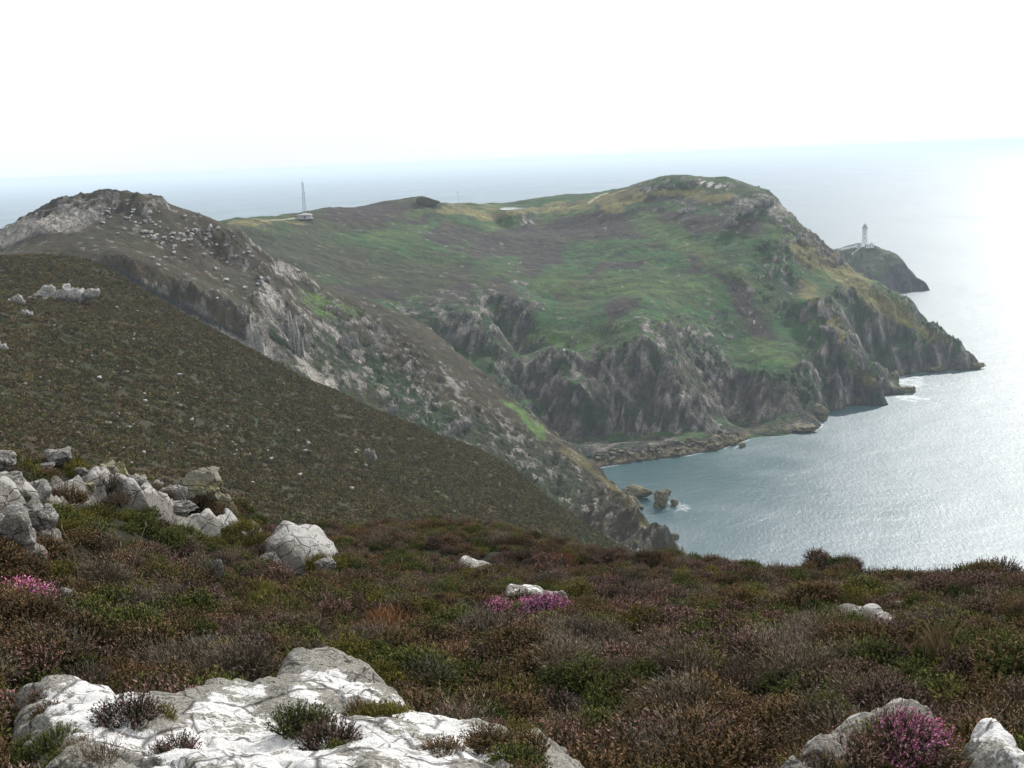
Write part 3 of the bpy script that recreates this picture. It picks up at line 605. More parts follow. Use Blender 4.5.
def outcrop(name, label, poly, D_of, rise, edge, mat, white=(), cell=.03, seed=1, tilt=0., steps=.0, cat='rock', group=None, soft=.5, sink=.1, ridgel=None, flat=.25):
    """bedrock breaking through the heath: closed lump over a surveyed outline"""
    P2 = []
    for x, y in poly:
        q = at(x, y, D_of(x, y)); P2.append((q[0], q[1]))
    A = np.array(P2); x0, y0 = A.min(0)-edge*.6; x1, y1 = A.max(0)+edge*.6
    xs = np.arange(x0, x1, cell); ys = np.arange(y0, y1, cell); X, Y = np.meshgrid(xs, ys, indexing='ij')
    g = ground_h(X, Y)
    d = polydist(X, Y, P2)+fbm(X, Y, edge*1.6, 4, seed)*edge*.4
    t = np.clip(d/edge, -1, 3)
    prof = 1-np.exp(-np.maximum(t, 0)*1.9)
    r = rise if np.isscalar(rise) else rise(X, Y)
    h = r*prof
    h = h+prof*(ridged(X*.8+Y*.6, Y*.5-X*.2, flat*3.2, 5, seed+9, .6)*.034+fbm(X, Y, flat*1.4, 5, seed+4, .6)*.05)*min(1., np.max(r)*2.2)
    if steps:
        b = (X*math.cos(tilt)+Y*math.sin(tilt))/steps+fbm(X, Y, steps*2, 3, seed+7)*.9
        fr = b-np.floor(b); h = h-prof*np.exp(-((fr-.5)/.05)**2)*.04*sst(-.1, .25, fbm(X, Y, steps*1.5, 2, seed+8))+prof*np.abs(fr-.5)*.05
    z = g+HT*.5*np.minimum(prof*2, 1)+h-np.where(t < 0, np.minimum(-t, 1)*.35, 0)-sink*(1-prof)
    bx, by = pix(X, Y, z); wv = strokes(bx+fbm(X, Y, .25, 3, seed+2)*14, by+fbm(X, Y, .2, 3, seed+3)*8, white) if white else np.zeros(X.shape)
    V = np.stack([X, Y, z], -1).reshape(-1, 3); keep = (t > -.95).ravel()
    Fc = grid_faces(*X.shape); Fc = Fc[keep[Fc].all(1)]
    u, inv = np.unique(Fc, return_inverse=True); Fc = inv.reshape(-1, 4); V = V[u]; wv = wv.ravel()[u]
    # skirt down and a floor, so the lump is a solid
    e = np.r_[Fc[:, [0, 1]], Fc[:, [1, 2]], Fc[:, [2, 3]], Fc[:, [3, 0]]]
    key = e[:, 0].astype(np.int64)*len(V)+e[:, 1]; rev = e[:, 1].astype(np.int64)*len(V)+e[:, 0]
    be = e[~np.isin(key, rev)]
    V2 = V.copy(); V2[:, 2] -= .5
    n = len(V); sk = np.stack([be[:, 1], be[:, 0], be[:, 0]+n, be[:, 1]+n], -1)
    Fall = np.r_[Fc, sk, Fc[:, ::-1]+n]
    V = np.r_[V, V2]; wv = np.r_[wv, wv]
    org = np.array([V[:, 0].mean(), V[:, 1].mean(), V[:, 2].min()])
    V, Fall, wv = compact(V, Fall, wv)
    o = mesh_np(name, V-org, Fall, mat, fl={'white': wv}); o.location = org
    OUT.append((P2, edge)); TOPS.append((x0, y0, cell, np.where(t > -.95, z, -1e9))); tag(o, label, cat, group); return o
OUT = []; TOPS = []
def rock_top(x, y):
    r = np.full(x.shape, -1e9)
    for x0, y0, ce, z in TOPS:
        i = np.round((x-x0)/ce).astype(int); j = np.round((y-y0)/ce).astype(int)
        k = (i >= 0) & (j >= 0) & (i < z.shape[0]) & (j < z.shape[1])
        r[k] = np.maximum(r[k], z[i[k], j[k]])
    return r
_c = {}
def Dg(x, y):
    k = (round(x), round(y))
    if k not in _c:
        p = march(canopy, x, y, 2.0, 60, 260); _c[k] = math.hypot(p[0], p[1])
    return _c[k]
def lift(h):
    def f(x, y):
        p = march(lambda a, b: canopy(a, b)+h, x, y, 1.6, 60, 260); return math.hypot(p[0], p[1])
    return f

outcrop('rock_slab', 'broad white-patched lichen slab breaking through the heather at the bottom left', [(0, 705), (8, 679), (35, 673), (67, 679), (97, 673), (138, 681), (188, 677), (205, 673), (243, 669), (264, 661), (293, 653), (330, 649), (360, 650), (380, 661), (394, 675), (416, 693), (440, 699), (467, 711), (492, 725), (530, 727), (561, 739), (592, 755), (640, 800), (560, 860), (300, 900), (90, 850), (50, 790), (30, 745), (10, 720)],
    lift(.10), .26, .16, R_SLAB, [([(85, 692), (110, 700), (130, 712)], [45.0, 57.0, 36.0]), ([(100, 735), (118, 742)], 21.0), ([(205, 705), (240, 712)], [24.0, 33.0]), ([(190, 735), (230, 745), (290, 750), (330, 760)], [42.0, 60.0, 57.0, 45.0]), ([(150, 750), (175, 765)], 27.0), ([(305, 672), (340, 684), (378, 696)], [13.5, 22.5, 13.5]), ([(290, 692), (315, 700)], 18.0), ([(395, 710), (430, 722), (470, 735)], [36.0, 42.0, 30.0]), ([(440, 745), (490, 752)], 27.0), ([(330, 715), (370, 738), (440, 765)], [21.0, 36.0, 42.0]), ([(225, 690), (262, 694)], 12.0), ([(60, 705), (150, 745), (300, 765)], 34)], cell=.014, seed=3, tilt=.5, steps=.75)
outcrop('rock_ridge', 'narrow grey rock ridge rising from the heather at the bottom right', [(745,790),(775,768),(800,755),(830,747),(850,738),(875,724),(905,712),(930,714),(955,735),(965,765),(930,775),(890,775),(850,785),(810,800),(770,810)], lift(.10), .36, .13, R_GREY, [([(780,745),(910,690)],8)], cell=.014, seed=11)
outcrop('rock_slab', 'split white slab beside the pink heather at the bottom right corner', [(944,742),(962,722),(990,717),(1040,736),(1085,770),(1060,805),(1000,795),(960,772)], lift(.10), .30, .14, R_SLAB, [([(955,710),(985,720),(1040,750)],60)], cell=.014, seed=17, tilt=2.2, steps=.35)
outcrop('rock', 'low pale rock showing through heather below the right skyline', [(828,594),(850,591),(875,595),(906,607),(900,614),(868,610),(832,602)], lift(.1), .14, .12, R_GREY, [([(840,590),(895,608)],14)], cell=.03, seed=23)
outcrop('rock', 'long narrow cream rock lying flat just above the pink heather', [(503,577),(530,577),(568,582),(568,588),(535,588),(504,584)], lift(.12), .12, .06, R_SLAB, [([(508,580),(562,585)],12)], cell=.025, seed=29)
outcrop('rock', 'flat pale rock sunk in heather near the middle skyline', [(456,551),(475,551),(494,554),(492,559),(458,557)], lift(.14), .10, .14, R_SLAB, [([(458,552),(490,556)],10)], cell=.04, seed=31)
outcrop('rock', 'smooth grey rock hump with deep grooves at the right end of the ridge', [(256,534),(280,528),(315,532),(342,546),(338,556),(305,562),(280,554),(262,545)], lift(.1), .50, .35, R_GREY, [([(275,515),(330,545)],26)], cell=.05, seed=37, flat=.6)
outcrop('rock', 'pale low rock band running down below the yellow-topped boulder', [(168,506),(215,510),(262,517),(262,526),(215,523),(172,516)], lift(.1), .30, .25, R_GREY, [([(175,502),(260,518)],14)], cell=.05, seed=41, flat=.5)
outcrop('rock', 'jagged grey rock rib descending from the left skyline', [(112,472),(150,480),(180,496),(178,506),(150,500),(118,486)], lift(.1), .42, .3, R_GREY, [([(100,462),(165,492)],12)], cell=.05, seed=43, flat=.5)

outcrop('rock', 'broad jagged bedrock step joining the blocks at the left edge', [(-30,482),(20,476),(62,484),(70,496),(30,502),(-30,504)], lift(.1), .40, .22, R_GREY, [([(0,478),(60,486)],16)], cell=.04, seed=47, flat=.4)
outcrop('rock', 'low rough bedrock under the stones on the moss skyline', [(40,468),(80,464),(118,470),(134,482),(100,486),(60,480)], lift(.1), .34, .22, R_GREY, [([(50,466),(120,474)],10)], cell=.05, seed=53, flat=.4)
def boulder(label, px, pyb, D, wpx, hpx, mat, seed, depth=.8, n=5, name='boulder', rot=0, group=None, planes=14, whi=.3, sinkf=.32, fn=None, cat='boulder', rough=.13):
    """a boulder whose base stands where the survey pixel (px, pyb) meets the ground at distance D"""
    s = D*1.04/F; w = wpx*s/2; h = hpx*s/(2*(1-sinkf*.5))
    V, Fc = blocky(seed, w, w*depth, h, n, planes, rough)
    g = ground_at(px, D, fn=fn, py=pyb); c, s2 = math.cos(rot), math.sin(rot)
    V = V@np.array([[c, s2, 0], [-s2, c, 0], [0, 0, 1]])
    z = at(px, pyb, D)[2]
    o = mesh_np(name, V, Fc, mat, fl={'white': np.full(len(V), whi)})
    o.location = (g[0], g[1], min(z, g[2]+.1)-2*h*sinkf*.5); tag(o, label, cat, group)
    OUT.append(([(g[0]+w*.75*math.cos(a), g[1]+w*depth*.75*math.sin(a)) for a in np.linspace(0, 6.28, 9)[:-1]], .1)); return o
B = boulder
B('big pale boulder cut by the left edge below the crag', 6, 516, 12.4, 62, 62, R_GREY, 61, name='boulder')
B('stacked grey block on the left skyline at the picture edge', 4, 474, 15.5, 46, 44, R_GREY, 62, rot=.4)
B('wide grey block stepping down right of the left skyline block', 24, 474, 15.8, 44, 26, R_GREY, 63, rot=.8)
B('tilted grey slab boulder under the left skyline blocks', 30, 492, 14.5, 40, 32, R_GREY, 64, rot=-.4)
B('rounded cream boulder at the foot of the tilted slab', 44, 495, 14.2, 26, 22, R_GREY, 65)
B('purple-grey rounded boulder in green moss beside the slab', 54, 481, 16, 28, 16, R_GREY, 66, whi=.0)
B('flat-topped pale boulder on the moss skyline', 58, 459, 19, 30, 15, R_GREY, 67)
B('small low pale stone in front of the flat-topped boulder', 48, 463, 18.6, 14, 8, R_GREY, 68, n=4)
B('little pale stone on the skyline between two larger boulders', 82, 456, 20, 14, 8, R_GREY, 69, n=4)
B('domed grey boulder with a mossy crown on the left skyline', 106, 472, 19.5, 34, 27, R_GOLD, 70)
B('small upright pale stone in front of the domed boulder', 82, 471, 18.5, 12, 12, R_GREY, 71, n=4)
B('yellow-topped boulder standing highest on the ridge above the heather', 196, 499, 22.5, 46, 36, R_GOLD, 72, rot=.3)
B('leaning grey rock against the right side of the yellow-topped boulder', 222, 507, 22.8, 36, 34, R_GOLD, 73, rot=-.7, depth=.5)
B('grey block on the left flank of the yellow-topped boulder', 174, 494, 21.8, 24, 20, R_GREY, 74)
B('pale block topping the left skyline at the very picture edge', -6, 452, 16.5, 40, 22, R_GREY, 101, rot=.2)
B('long low grey block behind the domed boulder', 132, 476, 21, 34, 16, R_GREY, 102, rot=.5)
B('grey rock wedge at the upper end of the jagged rib', 122, 486, 20.5, 26, 18, R_GREY, 103, rot=-.5)
B('rough grey block midway down the jagged rib', 152, 494, 21.5, 30, 18, R_GREY, 104, rot=.9)
B('low grey rock between the jagged rib and the yellow-topped boulder', 182, 506, 21.5, 30, 12, R_GREY, 105, rot=.2)
B('mossy grey rock under the moss skyline stones', 84, 478, 18, 22, 13, R_GOLD, 106, rot=.2)
B('smaller grey block in front of the big edge boulder', 26, 506, 12.6, 30, 22, R_GREY, 107, rot=.7)
B('grey knuckle of rock on the right shoulder of the grooved hump', 326, 552, 20, 24, 16, R_GREY, 108, rot=-.7)
B('small white stone on the skyline left of the yellow-topped boulder', 148, 477, 22.5, 14, 8, R_GREY, 75, n=4)
B('pale stone half hidden in dark heather on the left slope', 62, 553, 11.3, 14, 14, R_GREY, 76, n=4)
B('upright pale stone sunk in heather below the ridge', 216, 565, 15.5, 12, 20, R_GREY, 77, n=4, whi=0.)
B('grey stone in front of the grooved rock hump', 266, 545, 19.5, 26, 24, R_GREY, 78, whi=0.)
B('thin upright white stone at the middle skyline', 507, 543, 33, 4, 6, R_FAR, 79, n=3)
B('white leaning stone just right of the thin upright stone', 523, 543, 33, 5, 6, R_FAR, 80, n=3)
B('grey dome rock half buried right of the low pale rock', 903, 606, 14.2, 26, 17, R_GREY, 81, whi=0.)
B('small pale stone in the heather right of the cream rock', 600, 589, 16, 12, 4, R_SLAB, 82, n=4, whi=.6)
B('small pointed stone on the left tip of the cream rock', 516, 579, 17.6, 6, 6, R_SLAB, 83, n=3, whi=.6)

# ================================================================== 7. heather
def tuft(seed, kind):
    """one clump about 0.5 m across: hundreds of leafy sprigs fanning from the base"""
    rg = np.random.RandomState(seed); n = 300 if kind != 4 else 340
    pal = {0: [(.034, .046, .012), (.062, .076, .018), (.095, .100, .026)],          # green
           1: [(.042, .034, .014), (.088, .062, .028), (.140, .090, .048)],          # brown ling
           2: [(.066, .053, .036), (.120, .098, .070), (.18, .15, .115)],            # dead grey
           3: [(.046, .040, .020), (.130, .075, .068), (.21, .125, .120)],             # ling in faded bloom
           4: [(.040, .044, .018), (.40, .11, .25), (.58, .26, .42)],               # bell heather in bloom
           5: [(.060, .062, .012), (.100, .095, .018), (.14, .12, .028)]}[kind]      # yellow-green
    th = rg.uniform(0, 2*math.pi, n); el = np.arccos(rg.uniform(.18, 1, n)**.8); ln = rg.uniform(.75, 1.08, n)
    rad = .27; H = .25 if kind != 2 else .28
    base = np.stack([np.cos(th)*rad*.45*rg.uniform(0, 1, n), np.sin(th)*rad*.45*rg.uniform(0, 1, n), np.zeros(n)], 1)
    tip = np.stack([np.cos(th)*np.sin(el)*rad*ln, np.sin(th)*np.sin(el)*rad*ln, (np.cos(el)*.85+.15)*H*ln], 1)
    tip += rg.normal(0, .012, tip.shape); V = []; Fc = []; C = []
    for i in range(n):
        ax = tip[i]-base[i]; Ln = np.linalg.norm(ax); ax /= Ln
        sd = np.cross(ax, rg.normal(size=3)); sd /= np.linalg.norm(sd); up = np.cross(ax, sd)
        wd = .0045 if kind == 2 else .007
        k = len(V); p0 = base[i]+ax*Ln*.35
        V += [p0-sd*wd*.4, p0+sd*wd*.4, tip[i]]; Fc.append((k, k+1, k+2)); cb = pal[0]; C += [cb]*3
        nl = 4 if kind == 2 else 11
        for j in range(nl):
            t_ = rg.uniform(.5, 1.02); q = base[i]+ax*Ln*t_; a = rg.uniform(0, 6.28)
            o_ = (sd*math.cos(a)+up*math.sin(a)); l_ = rg.uniform(.012, .024)*(1.6 if kind == 2 else 1); wl = rg.uniform(.0042, .0078)*(.45 if kind == 2 else 1)
            e = ax*l_*.8+o_*l_*.7; cr = np.cross(o_, ax)*wl
            bloom = kind in (3, 4) and t_ > (.72 if kind == 4 else .78) and rg.rand() < (.7 if kind == 4 else .6)
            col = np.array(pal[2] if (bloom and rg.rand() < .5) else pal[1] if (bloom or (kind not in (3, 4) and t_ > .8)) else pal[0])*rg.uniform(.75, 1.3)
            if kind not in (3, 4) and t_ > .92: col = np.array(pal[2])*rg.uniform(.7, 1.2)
            k = len(V); V += [q-cr, q+cr, q+e]; Fc.append((k, k+1, k+2)); C += [col]*3
    return np.array(V), np.array(Fc), np.array(C)
ml = M('heather_sprigs'); cA = ml.attr('Col', 'Color'); oi = ml.n('ShaderNodeObjectInfo')
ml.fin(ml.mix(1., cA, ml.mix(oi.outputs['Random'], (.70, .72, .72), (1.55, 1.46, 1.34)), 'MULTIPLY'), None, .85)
ml.b.inputs['Specular IOR Level'].default_value = .12
col_src = bpy.data.collections.new('heather_sprig_clumps')
NV = 3
for kind in range(6):
    for q in range(NV):
        V, Fc, C = tuft(700+kind*10+q, kind)
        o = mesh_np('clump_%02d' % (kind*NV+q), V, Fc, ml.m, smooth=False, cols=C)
        S.collection.objects.unlink(o); col_src.objects.link(o)
rg = np.random.RandomState(5)
pts = []
for (r0_, r1_, sp) in ((1.5, 7, .17), (7, 16, .205), (16, 48, .28)):
    ar = .5*(r1_**2-r0_**2)*R(78); n = int(ar/sp**2)
    a = rg.uniform(R(-39), R(39), n); r = np.sqrt(rg.uniform(r0_**2, r1_**2, n)); pts.append(np.stack([r*np.sin(a), r*np.cos(a)], 1))
P = np.concatenate(pts); gz = ground_h(P[:, 0], P[:, 1]); bx, by = pix(P[:, 0], P[:, 1], gz+HT)
okm = np.ones(len(P), bool)
for poly, e in OUT: okm &= polydist(P[:, 0], P[:, 1], poly) < min(.02, e*.2)
okm |= False
# clumps growing in the joints of the big slab and over its lower left corner
rt0 = np.maximum(rock_top(P[:, 0], P[:, 1]), gz+HT); bx2, by2 = pix(P[:, 0], P[:, 1], rt0)
mossy = strokes(bx2, by2, [([(120,712),(140,730),(155,738)],[12,18,8]),([(160,700),(168,730),(176,768)],3),([(400,735),(470,760)],3),([(248,700),(290,712)],3),([(330,704),(370,712),(398,716)],[6,9,5]),([(288,710),(310,725),(330,745),(345,768)],[6,10,10,12]),([(20,700),(40,740),(60,768)],[28,40,44]),([(490,740),(520,750)],[20,26]),([(148,690),(176,690)],[6,6]),([(835,765),(870,744),(905,728),(935,740),(955,755)],[9,13,13,16,12]),([(850,770),(930,770)],[20,26]),([(430,747),(445,752)],4)]) > 0
okm |= mossy
P = P[okm]; gz = gz[okm]; ms = mossy[okm]; bx = np.where(mossy, bx2, bx)[okm]; by = np.where(mossy, by2, by)[okm]
nA = fbm(P[:, 0], P[:, 1], 2.2, 4, 601); nB = fbm(P[:, 0], P[:, 1], 1.1, 4, 602); nC = fbm(P[:, 0], P[:, 1], 3.2, 3, 603); ru = rg.rand(len(P)); ru2 = rg.rand(len(P)); nE = fbm(P[:, 0], P[:, 1], .75, 2, 611); nE2 = fbm(P[:, 0], P[:, 1], .6, 2, 612)
kind = np.where(nA*.6+nE*.8+(ru-.5)*.7 > 0, 0, 1)
kind[(nB*.7+nE2*.6+(ru2-.5)*.25 > .34)] = 2
kind[(nC+nE*.8 > .34) & (ru2 < .5)] = 3
kind[(nA > .38) & (ru < .6)] = 5
kind[ru < .10] = rg.randint(0, 4, (ru < .10).sum())
kind[ru > .95] = 3
def paint(k, lst, pr=1., seed=0):
    m = strokes(bx+nA*12, by+nB*8, lst); r = np.random.RandomState(seed).rand(len(P)); kind[(m > .15) & (r < pr)] = k
paint(0, [([(30,510),(120,520),(230,530),(250,520)],[16,22,16,10]),([(70,470),(100,470)],6)], .8, 1); paint(5, [([(50,512),(110,515)],[14,12]),([(200,528),(250,530)],[10,10]),([(60,450),(90,478)],6)], .7, 2)
paint(2, [([(80,490),(130,492),(200,515)],[9,14,8]),([(200,660),(240,655),(150,662)],[14,12,12]),([(560,640),(640,650)],20),([(745,662),(800,652),(840,650)],[24,26,18]),([(60,550),(150,600)],[14,14])], .75, 3)
paint(3, [([(0,655),(45,665)],12),([(590,548),(640,562)],9),([(440,550),(530,560),(600,566)],9),([(600,580),(640,600),(650,590)],[16,20,12]),([(340,600),(370,610)],12),([(870,600),(900,640)],12),([(190,600),(250,640)],10),([(960,590),(1020,570)],10),([(740,560),(700,575)],8),([(640,600),(720,640),(760,700)],12)], .7, 4)
paint(4, [([(488,603),(520,598),(545,599)],[7,12,7]),([(540,598),(565,600)],5),([(-5,582),(30,586),(75,595)],[7,9,6]),([(15,625),(55,632)],[8,7]),([(895,742),(935,744),(925,758)],[12,20,16]),([(905,745),(955,740)],[12,12]),([(218,640),(226,641)],1.5),([(442,607),(446,608)],1.5),([(145,722),(156,728)],3),([(470,708),(478,711)],3)], .62, 5)
paint(3, [([(880,755),(960,755)],[10,12])], .4, 6)
zz = gz-.02
rt = rock_top(P[:, 0], P[:, 1]); zz = np.where(rt > zz, rt-.05, zz)
D_ = np.hypot(P[:, 0], P[:, 1])
sc = rg.uniform(.5, 1.25, len(P))*(1+nE2*.5)*np.where(D_ < 7, .80, np.where(D_ < 16, .95, 1.08))*(1+nC*.25)
sc[ms] *= np.where(bx[ms] > 620, .6, .5)
sc = np.minimum(sc, 1.25)
# heather climbing the near side of the bottom-right ridge
c0 = at(872, 750, 5.2); q = np.stack([c0[0]+rg.uniform(-.9, .75, 900), c0[1]+rg.uniform(-1.2, .9, 900)], 1)
qz = rock_top(q[:, 0], q[:, 1]); qx, qy = pix(q[:, 0], q[:, 1], qz)
lim = np.interp(qx, [760, 800, 845, 880, 912, 945, 965], [800, 778, 762, 738, 730, 742, 760])
kq = (qz > 0) & (qy > lim) & (qx > 770) & (qx < 962); kq &= np.cumsum(kq) < 130
P = np.r_[P, q[kq]]; zz = np.r_[zz, qz[kq]-.05]; nk = int(kq.sum()); sc = np.r_[sc, rg.uniform(.4, .62, nk)]
kind = np.r_[kind, np.where((qx[kq] > 885) & (rg.rand(nk) < .6), 4, rg.choice([0, 0, 1, 3, 5], nk))]
idx = kind*NV+rg.randint(0, NV, len(P))
me = bpy.data.meshes.new('heather'); me.vertices.add(len(P)); me.vertices.foreach_set('co', np.stack([P[:, 0], P[:, 1], zz], 1).astype(np.float32).ravel())
for nm, ty, v in (('idx', 'INT', idx.astype(np.int32)), ('sc', 'FLOAT', sc.astype(np.float32))):
    a = me.attributes.new(nm, ty, 'POINT'); a.data.foreach_set('value', v)
rotv = np.stack([rg.normal(0, .16, len(P)), rg.normal(0, .16, len(P)), rg.uniform(0, 6.28, len(P))], 1).astype(np.float32)
a = me.attributes.new('rt', 'FLOAT_VECTOR', 'POINT'); a.data.foreach_set('vector', rotv.ravel())
print('heather clumps', len(P))
ho = link(bpy.data.objects.new('heather', me)); tag(ho, kind='stuff')
ng = bpy.data.node_groups.new('heather_scatter', 'GeometryNodeTree')
ng.interface.new_socket('Geometry', in_out='INPUT', socket_type='NodeSocketGeometry'); ng.interface.new_socket('Geometry', in_out='OUTPUT', socket_type='NodeSocketGeometry')
gi = ng.nodes.new('NodeGroupInput'); go = ng.nodes.new('NodeGroupOutput'); ip = ng.nodes.new('GeometryNodeInstanceOnPoints'); ci = ng.nodes.new('GeometryNodeCollectionInfo')
ci.inputs['Collection'].default_value = col_src; ci.inputs['Separate Children'].default_value = True; ci.inputs['Reset Children'].default_value = True
def na(name, ty):
    x = ng.nodes.new('GeometryNodeInputNamedAttribute'); x.data_type = ty; x.inputs['Name'].default_value = name; return x.outputs['Attribute']
gl = ng.links.new
e2r = ng.nodes.new('FunctionNodeEulerToRotation')
gl(gi.outputs[0], ip.inputs['Points']); gl(ci.outputs[0], ip.inputs['Instance']); ip.inputs['Pick Instance'].default_value = True
gl(na('idx', 'INT'), ip.inputs['Instance Index']); gl(na('rt', 'FLOAT_VECTOR'), e2r.inputs[0]); gl(e2r.outputs[0], ip.inputs['Rotation']); gl(na('sc', 'FLOAT'), ip.inputs['Scale'])
gl(ip.outputs[0], go.inputs[0])
md = ho.modifiers.new('scatter', 'NODES'); md.node_group = ng

# the same heath seen from far: low clumps over the hillside below
src2 = bpy.data.collections.new('hillside_clumps')
rg = np.random.RandomState(77)
mh2 = M('hillside_sprigs'); oi2 = mh2.n('ShaderNodeObjectInfo')
mh2.fin(mh2.mix(1., mh2.attr('Col', 'Color'), mh2.mix(oi2.outputs['Random'], (.75, .76, .78), (1.35, 1.30, 1.25)), 'MULTIPLY'), None, .95); mh2.b.inputs['Specular IOR Level'].default_value = .05
for q, colr in enumerate(((.104, .086, .042), (.090, .096, .036), (.110, .082, .046), (.098, .090, .054), (.084, .084, .034), (.116, .094, .044))):
    V = []; Fc = []; C = []
    for i in range(80):
        th = rg.uniform(0, 6.28); el = math.acos(rg.uniform(.1, 1)); d = np.array([math.cos(th)*math.sin(el), math.sin(th)*math.sin(el), math.cos(el)*.55])*rg.uniform(.7, 1.05)
        a = rg.normal(size=3)*.16; b = rg.normal(size=3)*.16; k_ = len(V); V += [d-a, d+a, d*1.12+b]; Fc.append((k_, k_+1, k_+2)); C += [np.array(colr)*rg.uniform(.6, 1.5)]*3
    o = mesh_np('hill_clump_%d' % q, V, Fc, mh2.m, smooth=False, cols=np.array(C)); S.collection.objects.unlink(o); src2.objects.link(o)
n = 60000; a = rg.uniform(R(-29), R(16), n); r = np.sqrt(rg.uniform(62**2, 345**2, n)); PX_ = r*np.sin(a); PY_ = r*np.cos(a); PZ_ = near_h(PX_, PY_)
kp = PZ_ > 12; PX_, PY_, PZ_, r = PX_[kp], PY_[kp], PZ_[kp], r[kp]
me = bpy.data.meshes.new('hillside_heather'); me.vertices.add(len(PX_)); me.vertices.foreach_set('co', np.stack([PX_, PY_, PZ_-.12], 1).astype(np.float32).ravel())
npt = fbm(PX_, PY_, 9, 3, 701)+fbm(PX_, PY_, 2.2, 2, 702)*.6
ix_ = np.clip(((npt+.6)/1.2*6+rg.uniform(-1.3, 1.3, len(PX_))).astype(int), 0, 5).astype(np.int32)
me.attributes.new('idx', 'INT', 'POINT').data.foreach_set('value', ix_)
me.attributes.new('sc', 'FLOAT', 'POINT').data.foreach_set('value', (rg.uniform(.28, .75, len(PX_))*(.75+r/500)).astype(np.float32))
me.attributes.new('rt', 'FLOAT_VECTOR', 'POINT').data.foreach_set('vector', np.stack([rg.normal(0, .2, len(PX_)), rg.normal(0, .2, len(PX_)), rg.uniform(0, 6.28, len(PX_))], 1).astype(np.float32).ravel())
h2 = link(bpy.data.objects.new('hillside_heather', me)); tag(h2, kind='stuff')
ng2 = ng.copy(); [x for x in ng2.nodes if x.bl_idname == 'GeometryNodeCollectionInfo'][0].inputs['Collection'].default_value = src2
md2 = h2.modifiers.new('scatter', 'NODES'); md2.node_group = ng2

# ================================================================== 8. stones, crags and shore rocks
def march_many(fn, PX, PY, D0, D1, n=360):
    D = np.linspace(D0, D1, n); PX = np.asarray(PX, float); PY = np.asarray(PY, float)
    p = at(PX[:, None]+0*D, PY[:, None]+0*D, D[None]+0*PX[:, None]); z = fn(p[..., 0], p[..., 1])
    hit = p[..., 2] < z; k = np.where(hit.any(1), hit.argmax(1), -1); r = []
    for i, kk in enumerate(k):
        r.append(None if kk <= 0 else (p[i, kk, 0], p[i, kk, 1], z[i, kk]))
    return r
def variants(name, count, mat, seed, n=3, rough=.12, flat=.75):
    L_ = []
    for q in range(count):
        V, Fc = blocky(seed+q, 1, .8, flat, n, 9, rough); V[:, 2] -= .25
        o = mesh_np(name, V, Fc, mat, fl={'white': np.full(len(V), .75 if mat is R_FAR else .35)}); L_.append(o)
    return L_
def scatter(name, var, spots, sizes, labels, cat, group, seed):
    rg = np.random.RandomState(seed); used = set()
    for i, sp in enumerate(spots):
        if sp is None: continue
        q = rg.randint(len(var)); o = var[q]
        if q in used: o = o.copy(); S.collection.objects.link(o)
        used.add(q)
        s_ = sizes[i]; o.location = sp; o.scale = (s_*rg.uniform(.8, 1.3), s_*rg.uniform(.8, 1.2), s_*rg.uniform(.7, 1.2)); o.rotation_euler = (rg.uniform(-.25, .25), rg.uniform(-.25, .25), rg.uniform(0, 6.28))
        tag(o, labels, cat, group)
    for q, o in enumerate(var):
        if q not in used: bpy.data.objects.remove(o)
rg = np.random.RandomState(81)
# knoll scree
PXs = []; PYs = []
for (cx_, cy_, rx, ry, n) in ((128, 218, 22, 12, 26), (158, 232, 26, 12, 44), (195, 238, 26, 14, 40), (170, 255, 40, 18, 26), (230, 262, 24, 16, 22), (225, 290, 30, 14, 10), (262, 275, 16, 10, 8)):
    PXs += list(rg.normal(cx_, rx*.7, n)); PYs += list(rg.normal(cy_, ry*.6, n)+.28*0)
sp = march_many(knoll_h, PXs, PYs, 400, 545)
scatter('boulder', variants('boulder', 6, R_FAR, 900), sp, rg.uniform(.3, 1.1, len(sp))**1.5*.95, 'pale scree boulder scattered over the brown slope below the summit crag', 'boulder', 'scree boulders below the summit crag', 1)
